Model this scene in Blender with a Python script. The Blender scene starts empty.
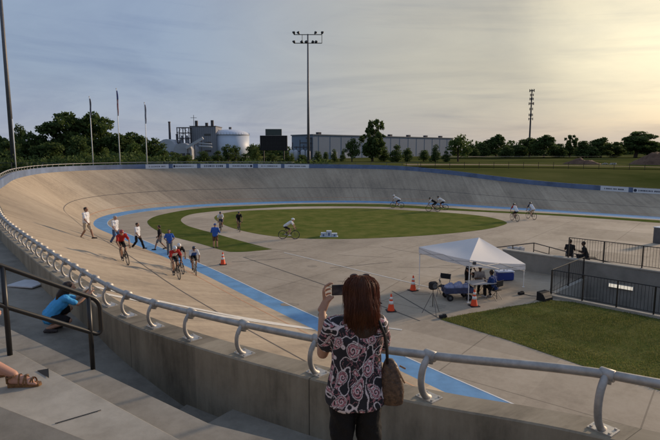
import bpy, math, random
import numpy as np
from mathutils import Vector, Matrix, noise
from mathutils.geometry import tessellate_polygon
random.seed(7); rng = np.random.default_rng(7)
PI = math.pi
S = bpy.context.scene
COL = S.collection
# ------------------------------------------------------------------ camera model
F = 520.0; H = 6.5; TH = math.atan(70/F)
def at(x, y, z=0.0):
    a = (x-330)/F; b = -(y-220)/F
    d = Vector((a, math.cos(TH)+b*math.sin(TH), -math.sin(TH)+b*math.cos(TH)))
    t = (z-H)/d.z
    return Vector((d.x*t, d.y*t, z))
def ray(x, y):
    a = (x-330)/F; b = -(y-220)/F
    return Vector((a, math.cos(TH)+b*math.sin(TH), -math.sin(TH)+b*math.cos(TH)))
def atd(x, y, dist):
    d = ray(x, y); t = dist/d.y
    return Vector((d.x*t, dist, H+d.z*t))
def proj(p):
    z = p[2]-H
    dep = p[1]*math.cos(TH)-z*math.sin(TH); up = p[1]*math.sin(TH)+z*math.cos(TH)
    return 330+F*p[0]/dep, 220-F*up/dep
cam = bpy.data.cameras.new('camera'); co = bpy.data.objects.new('camera', cam); COL.objects.link(co)
cam.sensor_width = 36; cam.lens = F*36/660; cam.clip_start = .05; cam.clip_end = 6000
co.location = (0, 0, H); co.rotation_euler = (PI/2-TH, 0, 0); S.camera = co
S.view_settings.view_transform = 'Standard'; S.view_settings.look = 'None'
S.view_settings.gamma = 1; S.view_settings.use_curve_mapping = False
S.view_settings.exposure = 0.74
# ------------------------------------------------------------------ light
SUN_AZ = math.radians(55); SUN_EL = math.radians(14)
sl = bpy.data.lights.new('sun', 'SUN'); sl.energy = 2.2; sl.angle = math.radians(4); sl.color = (1, .76, .52)
so = bpy.data.objects.new('sun', sl); COL.objects.link(so)
sd = Vector((math.sin(SUN_AZ)*math.cos(SUN_EL), math.cos(SUN_AZ)*math.cos(SUN_EL), math.sin(SUN_EL)))
so.rotation_euler = sd.to_track_quat('Z', 'Y').to_euler()
w = bpy.data.worlds.new('World'); S.world = w; w.use_nodes = True
nt = w.node_tree; N = nt.nodes; L = nt.links; N.clear()
wo = N.new('ShaderNodeOutputWorld'); bg = N.new('ShaderNodeBackground'); L.new(bg.outputs[0], wo.inputs[0])
sky = N.new('ShaderNodeTexSky'); sky.sky_type = 'NISHITA'; sky.sun_disc = False
sky.sun_elevation = SUN_EL; sky.sun_rotation = SUN_AZ; sky.air_density = 1.3; sky.dust_density = 2.2; sky.ozone_density = 1.6
tc = N.new('ShaderNodeTexCoord')
def wmath(op, a, b=None):
    n = N.new('ShaderNodeMath'); n.operation = op
    for i, v in enumerate((a, b)):
        if v is None: continue
        if isinstance(v, (int, float)): n.inputs[i].default_value = v
        else: L.new(v, n.inputs[i])
    return n.outputs[0]
sep = N.new('ShaderNodeSeparateXYZ'); L.new(tc.outputs['Generated'], sep.inputs[0])
# cloud deck: direction projected on a plane above
zc = wmath('MAXIMUM', wmath('ADD', sep.outputs[2], .14), .05)
cx = wmath('DIVIDE', sep.outputs[0], zc); cy = wmath('DIVIDE', sep.outputs[1], zc)
cmb = N.new('ShaderNodeCombineXYZ'); L.new(wmath('MULTIPLY', cx, .30), cmb.inputs[0]); L.new(wmath('ADD', wmath('MULTIPLY', cy, .34), wmath('MULTIPLY', cx, .10)), cmb.inputs[1])
n1 = N.new('ShaderNodeTexNoise'); n1.inputs['Scale'].default_value = 1.0; n1.inputs['Detail'].default_value = 7; n1.inputs['Roughness'].default_value = .6; n1.inputs['Distortion'].default_value = .6
L.new(cmb.outputs[0], n1.inputs['Vector'])
cr = N.new('ShaderNodeValToRGB'); cr.color_ramp.elements[0].position = .40; cr.color_ramp.elements[1].position = .72
L.new(n1.outputs[0], cr.inputs[0])
n2 = N.new('ShaderNodeTexNoise'); n2.inputs['Scale'].default_value = 1.9; n2.inputs['Detail'].default_value = 9; n2.inputs['Roughness'].default_value = .62; n2.inputs['Distortion'].default_value = .9
L.new(cmb.outputs[0], n2.inputs['Vector'])
# direction towards the glow
dp = N.new('ShaderNodeVectorMath'); dp.operation = 'DOT_PRODUCT'
nm = N.new('ShaderNodeVectorMath'); nm.operation = 'NORMALIZE'; L.new(tc.outputs['Generated'], nm.inputs[0])
L.new(nm.outputs[0], dp.inputs[0]); ga = math.radians(35); ge = math.radians(13)
dp.inputs[1].default_value = (math.sin(ga)*math.cos(ge), math.cos(ga)*math.cos(ge), math.sin(ge))
gr = N.new('ShaderNodeMapRange'); gr.inputs['From Min'].default_value = .60; gr.inputs['From Max'].default_value = 1.0
gr.interpolation_type = 'SMOOTHSTEP'
L.new(dp.outputs['Value'], gr.inputs['Value'])
ccol = N.new('ShaderNodeMix'); ccol.data_type = 'RGBA'
ccol.inputs[6].default_value = (1.15, 1.45, 2.0, 1); ccol.inputs[7].default_value = (2.1, 1.93, 1.55, 1)
L.new(gr.outputs[0], ccol.inputs[0])
g2 = N.new('ShaderNodeMapRange'); g2.interpolation_type = 'SMOOTHSTEP'; g2.inputs['From Min'].default_value = .955; g2.inputs['From Max'].default_value = 1.0
L.new(dp.outputs['Value'], g2.inputs['Value'])
gl2 = N.new('ShaderNodeMix'); gl2.data_type = 'RGBA'; L.new(wmath('MULTIPLY', g2.outputs[0], .8), gl2.inputs[0]); L.new(ccol.outputs[2], gl2.inputs[6]); gl2.inputs[7].default_value = (4.4, 3.9, 2.7, 1)
hz = N.new('ShaderNodeMapRange'); hz.interpolation_type = 'SMOOTHSTEP'; hz.inputs['From Min'].default_value = .16; hz.inputs['From Max'].default_value = -.02; L.new(sep.outputs[2], hz.inputs['Value'])
hzc = N.new('ShaderNodeMix'); hzc.data_type = 'RGBA'; hzc.inputs[6].default_value = (1.7, 1.85, 2.2, 1); hzc.inputs[7].default_value = (1.75, 1.68, 1.68, 1); L.new(gr.outputs[0], hzc.inputs[0])
hm = N.new('ShaderNodeMix'); hm.data_type = 'RGBA'; L.new(wmath('MULTIPLY', hz.outputs[0], .85), hm.inputs[0]); L.new(gl2.outputs[2], hm.inputs[6]); L.new(hzc.outputs[2], hm.inputs[7])
dk = N.new('ShaderNodeMix'); dk.data_type = 'RGBA'; dk.blend_type = 'MULTIPLY'; dk.inputs[0].default_value = 1
L.new(hm.outputs[2], dk.inputs[6])
dr = N.new('ShaderNodeValToRGB'); dr.color_ramp.elements[0].position = .33; dr.color_ramp.elements[0].color = (.80, .82, .88, 1)
dr.color_ramp.elements[1].position = .56; dr.color_ramp.elements[1].color = (1.0, 1.0, 1.0, 1); L.new(n2.outputs[0], dr.inputs[0]); L.new(dr.outputs[0], dk.inputs[7])
mx = N.new('ShaderNodeMix'); mx.data_type = 'RGBA'
L.new(wmath('ADD', wmath('MULTIPLY', cr.outputs[0], .08), .91), mx.inputs[0]); L.new(sky.outputs[0], mx.inputs[6]); L.new(dk.outputs[2], mx.inputs[7])
cm3 = N.new('ShaderNodeCombineXYZ'); L.new(wmath('MULTIPLY', sep.outputs[0], 1.5), cm3.inputs[0]); L.new(wmath('MULTIPLY', sep.outputs[1], 1.5), cm3.inputs[1]); L.new(wmath('ADD', wmath('MULTIPLY', sep.outputs[2], 26), wmath('MULTIPLY', sep.outputs[0], 1.5)), cm3.inputs[2])
n3 = N.new('ShaderNodeTexNoise'); n3.inputs['Scale'].default_value = 1.35; n3.inputs['Detail'].default_value = 6; n3.inputs['Roughness'].default_value = .55; L.new(cm3.outputs[0], n3.inputs['Vector'])
r3_ = N.new('ShaderNodeMapRange'); r3_.inputs['From Min'].default_value = .54; r3_.inputs['From Max'].default_value = .72; L.new(n3.outputs[0], r3_.inputs['Value'])
m3 = N.new('ShaderNodeMix'); m3.data_type = 'RGBA'; m3.blend_type = 'MULTIPLY'; L.new(wmath('MULTIPLY', r3_.outputs[0], .55), m3.inputs[0]); L.new(mx.outputs[2], m3.inputs[6]); m3.inputs[7].default_value = (.70, .74, .84, 1)
L.new(m3.outputs[2], bg.inputs[0]); bg.inputs[1].default_value = .15

# ------------------------------------------------------------------ materials
MATS = {}
def mat(name, col, rough=.8, var=.0, scale=6, bump=0, bscale=40, metal=0, col2=None, spec=.3, coord='Object'):
    if name in MATS: return MATS[name]
    m = bpy.data.materials.new(name); m.use_nodes = True; MATS[name] = m
    t = m.node_tree; n = t.nodes; l = t.links; b = n['Principled BSDF']
    b.inputs['Roughness'].default_value = rough; b.inputs['Metallic'].default_value = metal
    b.inputs['Specular IOR Level'].default_value = spec
    b.inputs['Base Color'].default_value = (*col, 1)
    tcn = n.new('ShaderNodeTexCoord')
    if var > 0 or col2:
        z = n.new('ShaderNodeTexNoise'); z.inputs['Scale'].default_value = scale; z.inputs['Detail'].default_value = 6
        z.inputs['Roughness'].default_value = .65; l.new(tcn.outputs[coord], z.inputs['Vector'])
        r = n.new('ShaderNodeValToRGB'); r.color_ramp.elements[0].position = .3; r.color_ramp.elements[1].position = .7
        c2 = col2 or tuple(min(1, c*(1+var)) for c in col); c1 = col if col2 else tuple(c*(1-var) for c in col)
        r.color_ramp.elements[0].color = (*c1, 1); r.color_ramp.elements[1].color = (*c2, 1)
        l.new(z.outputs[0], r.inputs[0]); l.new(r.outputs[0], b.inputs['Base Color'])
    if bump > 0:
        z = n.new('ShaderNodeTexNoise'); z.inputs['Scale'].default_value = bscale; z.inputs['Detail'].default_value = 4
        l.new(tcn.outputs[coord], z.inputs['Vector']); bb = n.new('ShaderNodeBump'); bb.inputs['Strength'].default_value = bump
        bb.inputs['Distance'].default_value = .02
        l.new(z.outputs[0], bb.inputs['Height']); l.new(bb.outputs[0], b.inputs['Normal'])
    return m

def streak_mat(name, base, dark, light, use_uv=True, joint=4.6, vjoint=0.0, jw=.012, sk=(1.6, .12), amt=.55, jcol=.45, big=.14, warp=.35):
    """concrete: blotches, run-off streaks across the slope, joints (UV in metres)"""
    m = bpy.data.materials.new(name); m.use_nodes = True; MATS[name] = m
    t = m.node_tree; n = t.nodes; l = t.links; b = n['Principled BSDF']
    b.inputs['Roughness'].default_value = .82; b.inputs['Specular IOR Level'].default_value = .25
    tcn = n.new('ShaderNodeTexCoord'); uv = tcn.outputs['UV' if use_uv else 'Object']
    if not use_uv:
        mp = n.new('ShaderNodeMapping'); mp.inputs['Rotation'].default_value = (0, 0, math.radians(38)); mp.inputs['Location'].default_value = (1.3, 2.1, 0); l.new(uv, mp.inputs[0]); uv = mp.outputs[0]
    sp = n.new('ShaderNodeSeparateXYZ'); l.new(uv, sp.inputs[0])
    def M(op, a, b_=None):
        k = n.new('ShaderNodeMath'); k.operation = op
        for i, v in enumerate((a, b_)):
            if v is None: continue
            if isinstance(v, (int, float)): k.inputs[i].default_value = v
            else: l.new(v, k.inputs[i])
        return k.outputs[0]
    # slanted streaks
    us = M('ADD', sp.outputs[0], M('MULTIPLY', sp.outputs[1], warp))
    cb = n.new('ShaderNodeCombineXYZ'); l.new(M('MULTIPLY', us, sk[0]), cb.inputs[0]); l.new(M('MULTIPLY', sp.outputs[1], sk[1]), cb.inputs[1])
    s1 = n.new('ShaderNodeTexNoise'); s1.inputs['Scale'].default_value = 1; s1.inputs['Detail'].default_value = 5; s1.inputs['Roughness'].default_value = .7; l.new(cb.outputs[0], s1.inputs['Vector'])
    s2 = n.new('ShaderNodeTexNoise'); s2.inputs['Scale'].default_value = big; s2.inputs['Detail'].default_value = 5; s2.inputs['Roughness'].default_value = .6; l.new(uv, s2.inputs['Vector'])
    s3 = n.new('ShaderNodeTexNoise'); s3.inputs['Scale'].default_value = 3.5; s3.inputs['Detail'].default_value = 8; s3.inputs['Roughness'].default_value = .75; l.new(uv, s3.inputs['Vector'])
    v = M('ADD', M('ADD', M('MULTIPLY', s1.outputs[0], amt), M('MULTIPLY', s2.outputs[0], 1-amt)), M('MULTIPLY', M('SUBTRACT', s3.outputs[0], .5), .35))
    r = n.new('ShaderNodeValToRGB'); e = r.color_ramp.elements
    e[0].position = .30; e[0].color = (*dark, 1); e[1].position = .68; e[1].color = (*light, 1)
    k = e.new(.5); k.color = (*base, 1); l.new(v, r.inputs[0])
    col = r.outputs[0]
    if joint:
        wn = n.new('ShaderNodeTexWhiteNoise'); wn.noise_dimensions = '2D'; cw = n.new('ShaderNodeCombineXYZ')
        l.new(M('FLOOR', M('ADD', M('DIVIDE', M('ADD', sp.outputs[0], M('MULTIPLY', sp.outputs[1], warp*1.0)), joint), .5)), cw.inputs[0])
        if vjoint: l.new(M('FLOOR', M('ADD', M('DIVIDE', sp.outputs[1], vjoint), .5)), cw.inputs[1])
        l.new(cw.outputs[0], wn.inputs[0]); vr = n.new('ShaderNodeHueSaturation'); l.new(M('ADD', M('MULTIPLY', wn.outputs[0], .26), .85), vr.inputs['Value']); l.new(col, vr.inputs['Color']); col = vr.outputs[0]
    def line(coord, period, width, f):
        fr = M('FRACT', M('DIVIDE', coord, period)); d = M('ABSOLUTE', M('SUBTRACT', fr, .5))
        g = M('GREATER_THAN', d, .5-width/period/2)
        mxx = n.new('ShaderNodeMix'); mxx.data_type = 'RGBA'; mxx.blend_type = 'MULTIPLY'
        l.new(M('MULTIPLY', g, 1.0), mxx.inputs[0]); l.new(col, mxx.inputs[6]); mxx.inputs[7].default_value = (f, f, f, 1)
        return mxx.outputs[2]
    if joint: col = line(M('ADD', sp.outputs[0], M('MULTIPLY', sp.outputs[1], warp*1.0)), joint, jw*2, jcol)
    if vjoint: col = line(sp.outputs[1], vjoint, jw*2, jcol)
    l.new(col, b.inputs['Base Color'])
    bb = n.new('ShaderNodeBump'); bb.inputs['Strength'].default_value = .25; bb.inputs['Distance'].default_value = .01
    l.new(s3.outputs[0], bb.inputs['Height']); l.new(bb.outputs[0], b.inputs['Normal'])
    return m

M_track = streak_mat('track_concrete', (.36, .292, .215), (.185, .152, .118), (.46, .385, .29), joint=4.6, jcol=.62, sk=(2.0, .16), amt=.45)
M_apron = streak_mat('apron_concrete', (.395, .328, .25), (.25, .205, .155), (.475, .405, .32), use_uv=False, joint=5.2, vjoint=5.2, jw=.02, sk=(.5, .22), amt=.5, jcol=.6, warp=0)
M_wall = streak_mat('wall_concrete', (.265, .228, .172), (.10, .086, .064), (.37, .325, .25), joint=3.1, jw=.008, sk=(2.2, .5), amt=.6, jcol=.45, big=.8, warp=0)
M_step = streak_mat('step_concrete', (.275, .25, .21), (.14, .125, .105), (.38, .35, .30), use_uv=False, joint=0, sk=(1.3, 1.3), amt=.4, big=.5, warp=0)
M_bluep = mat('blue_paint', (.14, .31, .53), .6, .22, 1.2, .1, 60)
M_barrier = mat('barrier_blue', (.11, .155, .26), .6, .3, .8)
M_steel = mat('galvanised_steel', (.40, .385, .37), .6, .25, 9, metal=.7, spec=.5)
M_plate = mat('galvanised_plate', (.5, .48, .45), .5, .2, 20, metal=.6)
M_blackm = mat('black_painted_steel', (.012, .012, .013), .4, spec=.5)
M_white = mat('white_paint', (.78, .78, .77), .6, .06, 5)
M_dark = mat('dark_rubber', (.018, .018, .02), .8)
M_pole = mat('pole_grey', (.12, .12, .13), .5, .15, 3, metal=.4)
M_bark = mat('bark', (.07, .05, .035), .95, .3, 5, .5, 12)

def leaf_mat(name, c1, c2):
    m = bpy.data.materials.new(name); m.use_nodes = True
    t = m.node_tree; n = t.nodes; l = t.links; b = n['Principled BSDF']
    b.inputs['Roughness'].default_value = .7; b.inputs['Specular IOR Level'].default_value = .15
    g = n.new('ShaderNodeNewGeometry'); r = n.new('ShaderNodeValToRGB')
    r.color_ramp.elements[0].color = (*c1, 1); r.color_ramp.elements[1].color = (*c2, 1)
    l.new(g.outputs['Random Per Island'], r.inputs[0]); l.new(r.outputs[0], b.inputs['Base Color'])
    tr = n.new('ShaderNodeBsdfTranslucent'); l.new(r.outputs[0], tr.inputs[0]); ms = n.new('ShaderNodeMixShader'); ms.inputs[0].default_value = .4
    l.new(b.outputs[0], ms.inputs[1]); l.new(tr.outputs[0], ms.inputs[2]); l.new(ms.outputs[0], n['Material Output'].inputs[0])
    return m
M_leafd = leaf_mat('leaves_dark', (.04, .07, .022), (.10, .14, .042))
M_leafm = leaf_mat('leaves_mid', (.045, .08, .02), (.11, .155, .04))
M_leafl = leaf_mat('leaves_light', (.07, .10, .025), (.15, .19, .05))
M_blade = leaf_mat('grass_blades', (.09, .12, .025), (.27, .25, .09))

# ------------------------------------------------------------------ builders
def prop(o, label=None, cat=None, group=None, kind=None):
    if label: o['label'] = label
    if cat: o['category'] = cat
    if group: o['group'] = group
    if kind: o['kind'] = kind
    return o
def thing(name, label, cat, loc=(0, 0, 0), rz=0, group=None):
    o = bpy.data.objects.new(name, None); COL.objects.link(o); o.location = loc; o.rotation_euler = (0, 0, rz)
    o.empty_display_size = .2
    return prop(o, label, cat, group)
class B:
    def __init__(s): s.v = []; s.f = []; s.uv = None
    def add(s, vs, fs):
        k = len(s.v); s.v += [tuple(p) for p in vs]; s.f += [tuple(i+k for i in f) for f in fs]; return s
    def box(s, c, size, rz=0, ax=None, bev=0):
        hx, hy, hz = size[0]/2, size[1]/2, size[2]/2
        R = Matrix.Rotation(rz, 3, 'Z') if ax is None else ax
        c = Vector(c)
        if bev <= 0:
            vs = [c+R@Vector((x*hx, y*hy, z*hz)) for z in (-1, 1) for x, y in ((-1, -1), (1, -1), (1, 1), (-1, 1))]
            return s.add(vs, [(3, 2, 1, 0), (4, 5, 6, 7), (0, 1, 5, 4), (1, 2, 6, 5), (2, 3, 7, 6), (3, 0, 4, 7)])
        vs = []; e = bev
        for z, k in ((-hz, e), (-hz+e, 0), (hz-e, 0), (hz, e)):
            for x, y in ((-1, -1), (1, -1), (1, 1), (-1, 1)):
                # cut corners
                a = (x*(hx-k), y*(hy-k-e)); b2 = (x*(hx-k-e), y*(hy-k))
                pr = (a, b2) if x*y > 0 else (b2, a)
                for q in pr: vs.append(c+R@Vector((q[0], q[1], z)))
        fs = [tuple(range(7, -1, -1)), tuple(range(24, 32))]
        for r in range(3):
            for i in range(8): j = (i+1) % 8; fs.append((r*8+i, r*8+j, r*8+8+j, r*8+8+i))
        return s.add(vs, fs)
    def tube(s, pts, r, n=8, caps=True, closed=False):
        pts = [Vector(p) for p in pts]; m = len(pts); rs = r if isinstance(r, (list, tuple)) else [r]*m
        vs = []; prev = None
        for i, p in enumerate(pts):
            if closed: t = pts[(i+1) % m]-pts[i-1]
            else: t = pts[min(i+1, m-1)]-pts[max(i-1, 0)]
            t.normalize()
            if prev is None:
                u = t.orthogonal().normalized()
            else:
                u = (prev-t*prev.dot(t))
                u = u.normalized() if u.length > 1e-6 else t.orthogonal().normalized()
            prev = u; v = t.cross(u)
            for k in range(n):
                a = 2*PI*k/n; vs.append(p+(u*math.cos(a)+v*math.sin(a))*rs[i])
        fs = []
        for i in range(m if closed else m-1):
            i2 = (i+1) % m
            for k in range(n): fs.append((i*n+k, i*n+(k+1) % n, i2*n+(k+1) % n, i2*n+k))
        if caps and not closed: fs += [tuple(range(n-1, -1, -1)), tuple((m-1)*n+k for k in range(n))]
        return s.add(vs, fs)
    def lathe(s, prof, n=16, c=(0, 0, 0)):
        vs = []; c = Vector(c)
        for r, z in prof:
            for k in range(n): a = 2*PI*k/n; vs.append(c+Vector((r*math.cos(a), r*math.sin(a), z)))
        fs = []
        for i in range(len(prof)-1):
            for k in range(n): fs.append((i*n+k, i*n+(k+1) % n, (i+1)*n+(k+1) % n, (i+1)*n+k))
        fs += [tuple(range(n-1, -1, -1)), tuple((len(prof)-1)*n+k for k in range(n))]
        return s.add(vs, fs)
    def ell(s, c, r, nu=12, nv=8, R=None):
        c = Vector(c); r = (r, r, r) if isinstance(r, (int, float)) else r; vs = []
        for j in range(1, nv):
            ph = PI*j/nv
            for i in range(nu):
                a = 2*PI*i/nu; q = Vector((r[0]*math.sin(ph)*math.cos(a), r[1]*math.sin(ph)*math.sin(a), -r[2]*math.cos(ph)))
                vs.append(c+(R@q if R else q))
        q0 = Vector((0, 0, -r[2])); q1 = Vector((0, 0, r[2]))
        vs += [c+(R@q0 if R else q0), c+(R@q1 if R else q1)]; b0 = len(vs)-2; fs = []
        for j in range(nv-2):
            for i in range(nu): fs.append((j*nu+i, j*nu+(i+1) % nu, (j+1)*nu+(i+1) % nu, (j+1)*nu+i))
        for i in range(nu): fs.append((b0, (i+1) % nu, i)); fs.append((b0+1, (nv-2)*nu+i, (nv-2)*nu+(i+1) % nu))
        return s.add(vs, fs)
    def cap(s, a, b, ra, rb, n=10):
        """tapered capsule"""
        a = Vector(a); b = Vector(b); d = b-a
        if d.length < 1e-6: return s.ell(a, ra)
        t = d.normalized(); pts = []; rs = []
        for q in (-1, -.85, -.5, 0): pts.append(a+t*ra*q); rs.append(ra*math.sqrt(max(1-q*q, .0004)))
        for q in (0, .5, .85, 1): pts.append(b+t*rb*q); rs.append(rb*math.sqrt(max(1-q*q, .0004)))
        return s.tube(pts, rs, n)
    def loft(s, rings, n=20, pw=2.3):
        vs = []
        for cx_, cy_, cz_, rx, ry in rings:
            for k in range(n):
                a = 2*PI*k/n; ca, sa = math.cos(a), math.sin(a)
                vs.append((cx_+rx*math.copysign(abs(ca)**(2/pw), ca), cy_+ry*math.copysign(abs(sa)**(2/pw), sa), cz_))
        fs = []
        for i in range(len(rings)-1):
            for k in range(n): fs.append((i*n+k, i*n+(k+1) % n, (i+1)*n+(k+1) % n, (i+1)*n+k))
        fs += [tuple(range(n-1, -1, -1)), tuple((len(rings)-1)*n+k for k in range(n))]
        return s.add(vs, fs)
    def build(s, name, m, parent=None, org=None, smooth=False, uv=None):
        me = bpy.data.meshes.new(name)
        vs = s.v
        if org is not None: vs = [(p[0]-org[0], p[1]-org[1], p[2]-org[2]) for p in vs]
        me.from_pydata(vs, [], s.f)
        if uv is not None:
            lay = me.uv_layers.new(name='UVMap'); li = np.empty(len(me.loops), np.int32); me.loops.foreach_get('vertex_index', li)
            lay.data.foreach_set('uv', np.asarray(uv, np.float32)[li].ravel())
        if smooth: me.polygons.foreach_set('use_smooth', [True]*len(me.polygons))
        me.materials.append(m); me.update()
        o = bpy.data.objects.new(name, me); COL.objects.link(o)
        if parent: o.parent = parent
        return o
BAKE = []
def blob(b, name, m, parent=None, vox=.012, smooth=3):
    """one continuous skin from overlapping closed volumes"""
    o = b.build(name, m, parent, smooth=True)
    md = o.modifiers.new('r', 'REMESH'); md.mode = 'VOXEL'; md.voxel_size = vox; md.use_smooth_shade = True
    if smooth:
        ms = o.modifiers.new('s', 'SMOOTH'); ms.iterations = smooth; ms.factor = .5
    BAKE.append(o); return o
def bake_all():
    dg = bpy.context.evaluated_depsgraph_get()
    done = []
    for o in BAKE:
        me = bpy.data.meshes.new_from_object(o.evaluated_get(dg)); done.append((o, me))
    for o, me in done:
        old = o.data; o.modifiers.clear(); ms = old.materials[0]; o.data = me; me.name = o.name
        if len(me.materials) == 0: me.materials.append(ms)
        nm_ = o.name.split('.')[0]
        if nm_ in ('shirt', 'trousers', 'shorts', 'sleeves'):
            k_ = len(me.vertices); c_ = np.empty(k_*3); me.vertices.foreach_get('co', c_); c_ = c_.reshape(-1, 3); q_ = np.empty(k_*3); me.vertices.foreach_get('normal', q_); q_ = q_.reshape(-1, 3)
            f_ = np.array([noise.noise(Vector((p[0]*11+p[2]*5, p[1]*11, p[2]*8)))*.016+noise.noise(Vector((p[0]*26, p[1]*26+p[2]*14, p[2]*18)))*.006 for p in c_])
            me.vertices.foreach_set('co', (c_+q_*f_[:, None]).ravel()); me.update()
        me.polygons.foreach_set('use_smooth', [True]*len(me.polygons))
    BAKE.clear()

# ------------------------------------------------------------------ the track surface
ST = [ # inner x,y ; rim x,y,z ; wall top z
 (7.4,7.8, 2.45,3.95,3.2,4.2),(6.3,9.2, .95,4.6,3.2,4.2),(5.2,10.5, -.1,5.18,3.2,4.2),(4.2,11.9, -1.65,6.2,3.2,4.2),(2.9,13.6, -2.85,7.16,3.2,4.2),
 (1.5,15.5, -4.3,8.8,3.2,4.2),(-.66,18.4, -6.4,11.3,3.22,4.2),(-4.0,23.0, -9.8,15.7,3.35,4.2),(-7.0,27.3, -13.1,20.6,3.6,4.27),(-10,31.1, -16.6,25.6,3.85,4.5),
 (-13.5,35.5, -19.6,30.3,4.0,4.75),(-16.8,39.7, -22.9,36.7,4.05,4.85),(-19.7,43.3, -26.0,42.8,4.1,4.9),(-21.4,46.5, -28.3,48.6,4.1,4.9),(-22.4,49.9, -29.9,54.0,4.1,4.9),
 (-22.4,53.4, -30.0,58.5,4.1,4.9),(-21.3,56.8, -28.8,62.5,4.1,4.9),(-19.2,59.8, -25.6,66.6,4.1,4.9),(-15.6,62.5, -20.5,69.8,4.1,4.9),(-10.2,64.9, -13.0,72.4,4.05,4.85),
 (-3.9,66.7, -4.3,74.6,3.95,4.75),(2.0,67.1, 3.5,75.2,3.85,4.65),(7.5,66.2, 9.9,74.6,3.7,4.5),(14,63.6, 16.6,72.0,3.15,3.95),(18,60.9, 21.2,68.4,2.6,3.4),
 (23.9,56.9, 27.6,63.9,2.0,2.8),(32.3,50.5, 35.8,57.5,1.7,2.5),(40,44, 44.5,50.3,1.7,2.5),(50,33.5, 56,38.5,2.6,3.4),(56.6,23, 64,26.5,3.6,4.4),
 (59,13, 67,13.5,4.0,4.8),(56,3.5, 63,-1,4.0,4.8),(49,-2.5, 52,-11,4.0,4.8),(38.5,-5, 38,-14,3.7,4.5),(27,-4.5, 24,-14,3.4,4.3),(18,-1.5, 13.5,-9,3.2,4.2),(12.2,2.2, 7.4,-1.8,3.2,4.2),(9.0,5.4, 4.3,2.6,3.2,4.2)]
ST = np.array(ST); NS = len(ST)
for i_ in list(range(0, 8))+[NS-1, NS-2]:
    v_ = ST[i_, 0:2]-ST[i_, 2:4]; ST[i_, 2:4] += v_/np.linalg.norm(v_)*(.20 if i_ < 2 or i_ > 20 else .16 if i_ == 2 else .13 if i_ < 7 else .06)
for i_ in range(10, NS-4): ST[i_, 5] -= .24
def cr_closed(P, per=12):
    out = []
    n = len(P)
    for i in range(n):
        p0, p1, p2, p3 = P[i-1], P[i], P[(i+1) % n], P[(i+2) % n]
        for k in range(per):
            t = k/per
            out.append(.5*((2*p1)+(-p0+p2)*t+(2*p0-5*p1+4*p2-p3)*t*t+(-p0+3*p1-3*p2+p3)*t**3))
    return np.array(out)
def smooth_closed(P, it):
    for _ in range(it): P = .25*np.roll(P, 1, 0)+.5*P+.25*np.roll(P, -1, 0)
    return P
PER = 12
SS = cr_closed(ST, PER); SS[:, :2] = smooth_closed(SS[:, :2], 40); SS[:, 4] = smooth_closed(SS[:, 4:5], 20)[:, 0]; SS[:, 5] = smooth_closed(SS[:, 5:6], 20)[:, 0]
farmask = np.ones(len(SS)); farmask[:PER*8] = 0
tmp = smooth_closed(SS[:, 2:4].copy(), 25); wgt = smooth_closed(farmask.reshape(-1, 1), 10); SS[:, 2:4] = SS[:, 2:4]*(1-wgt)+tmp*wgt
NP = len(SS)
Ixy = SS[:, :2]; Rxy = SS[:, 2:4]; Rz = SS[:, 4]; Tz = SS[:, 5]
arc = np.concatenate([[0], np.cumsum(np.linalg.norm(np.diff((Ixy+Rxy)/2, axis=0), axis=1))])
def tp(i, s, lift=0):
    """point on the banking: station i (float ok), fraction s across"""
    i0 = int(math.floor(i)) % NP; i1 = (i0+1) % NP; f = i-math.floor(i)
    a = Ixy[i0]*(1-f)+Ixy[i1]*f; b = Rxy[i0]*(1-f)+Rxy[i1]*f; z = Rz[i0]*(1-f)+Rz[i1]*f
    # slightly concave foot
    zz = z*(s*.86+.14*s*s) if s > 0 else 0
    return (a[0]*(1-s)+b[0]*s, a[1]*(1-s)+b[1]*s, zz+lift)
def ribbon(name, s0, s1, m, lift, nseg=1, i0=0, i1=NP, close=True, z0=None):
    b = B(); uv = []
    rng_ = list(range(i0, i1+(1 if close or True else 0)))
    for i in rng_:
        for k in range(nseg+1):
            s = s0+(s1-s0)*k/nseg
            b.v.append(tp(i % NP if i < NP else i-NP, s, lift)); uv.append((arc[min(i, len(arc)-1)] if i < len(arc) else arc[-1]+1, s*8.3))
    for i in range(len(rng_)-1):
        for k in range(nseg): a = i*(nseg+1)+k; b.f.append((a, a+1, a+nseg+2, a+nseg+1))
    return b.build(name, m, None, smooth=True, uv=uv)
prop(ribbon('track', 0, 1.03, M_track, 0, 14), 'banked tan concrete cycling track with streaks and joints', None, None, 'structure')
prop(ribbon('track_line', .095, .107, mat('sprint_line_paint', (.40, .23, .14), .7, .2, 2), .004, 1), 'thin orange line running just above the blue band', None, None, 'structure')
prop(ribbon('track_line', .40, .409, mat('black_line_paint', (.09, .08, .075), .7, .2, 2), .006, 1), 'thin dark line running along the middle of the banking', None, None, 'structure')
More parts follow.
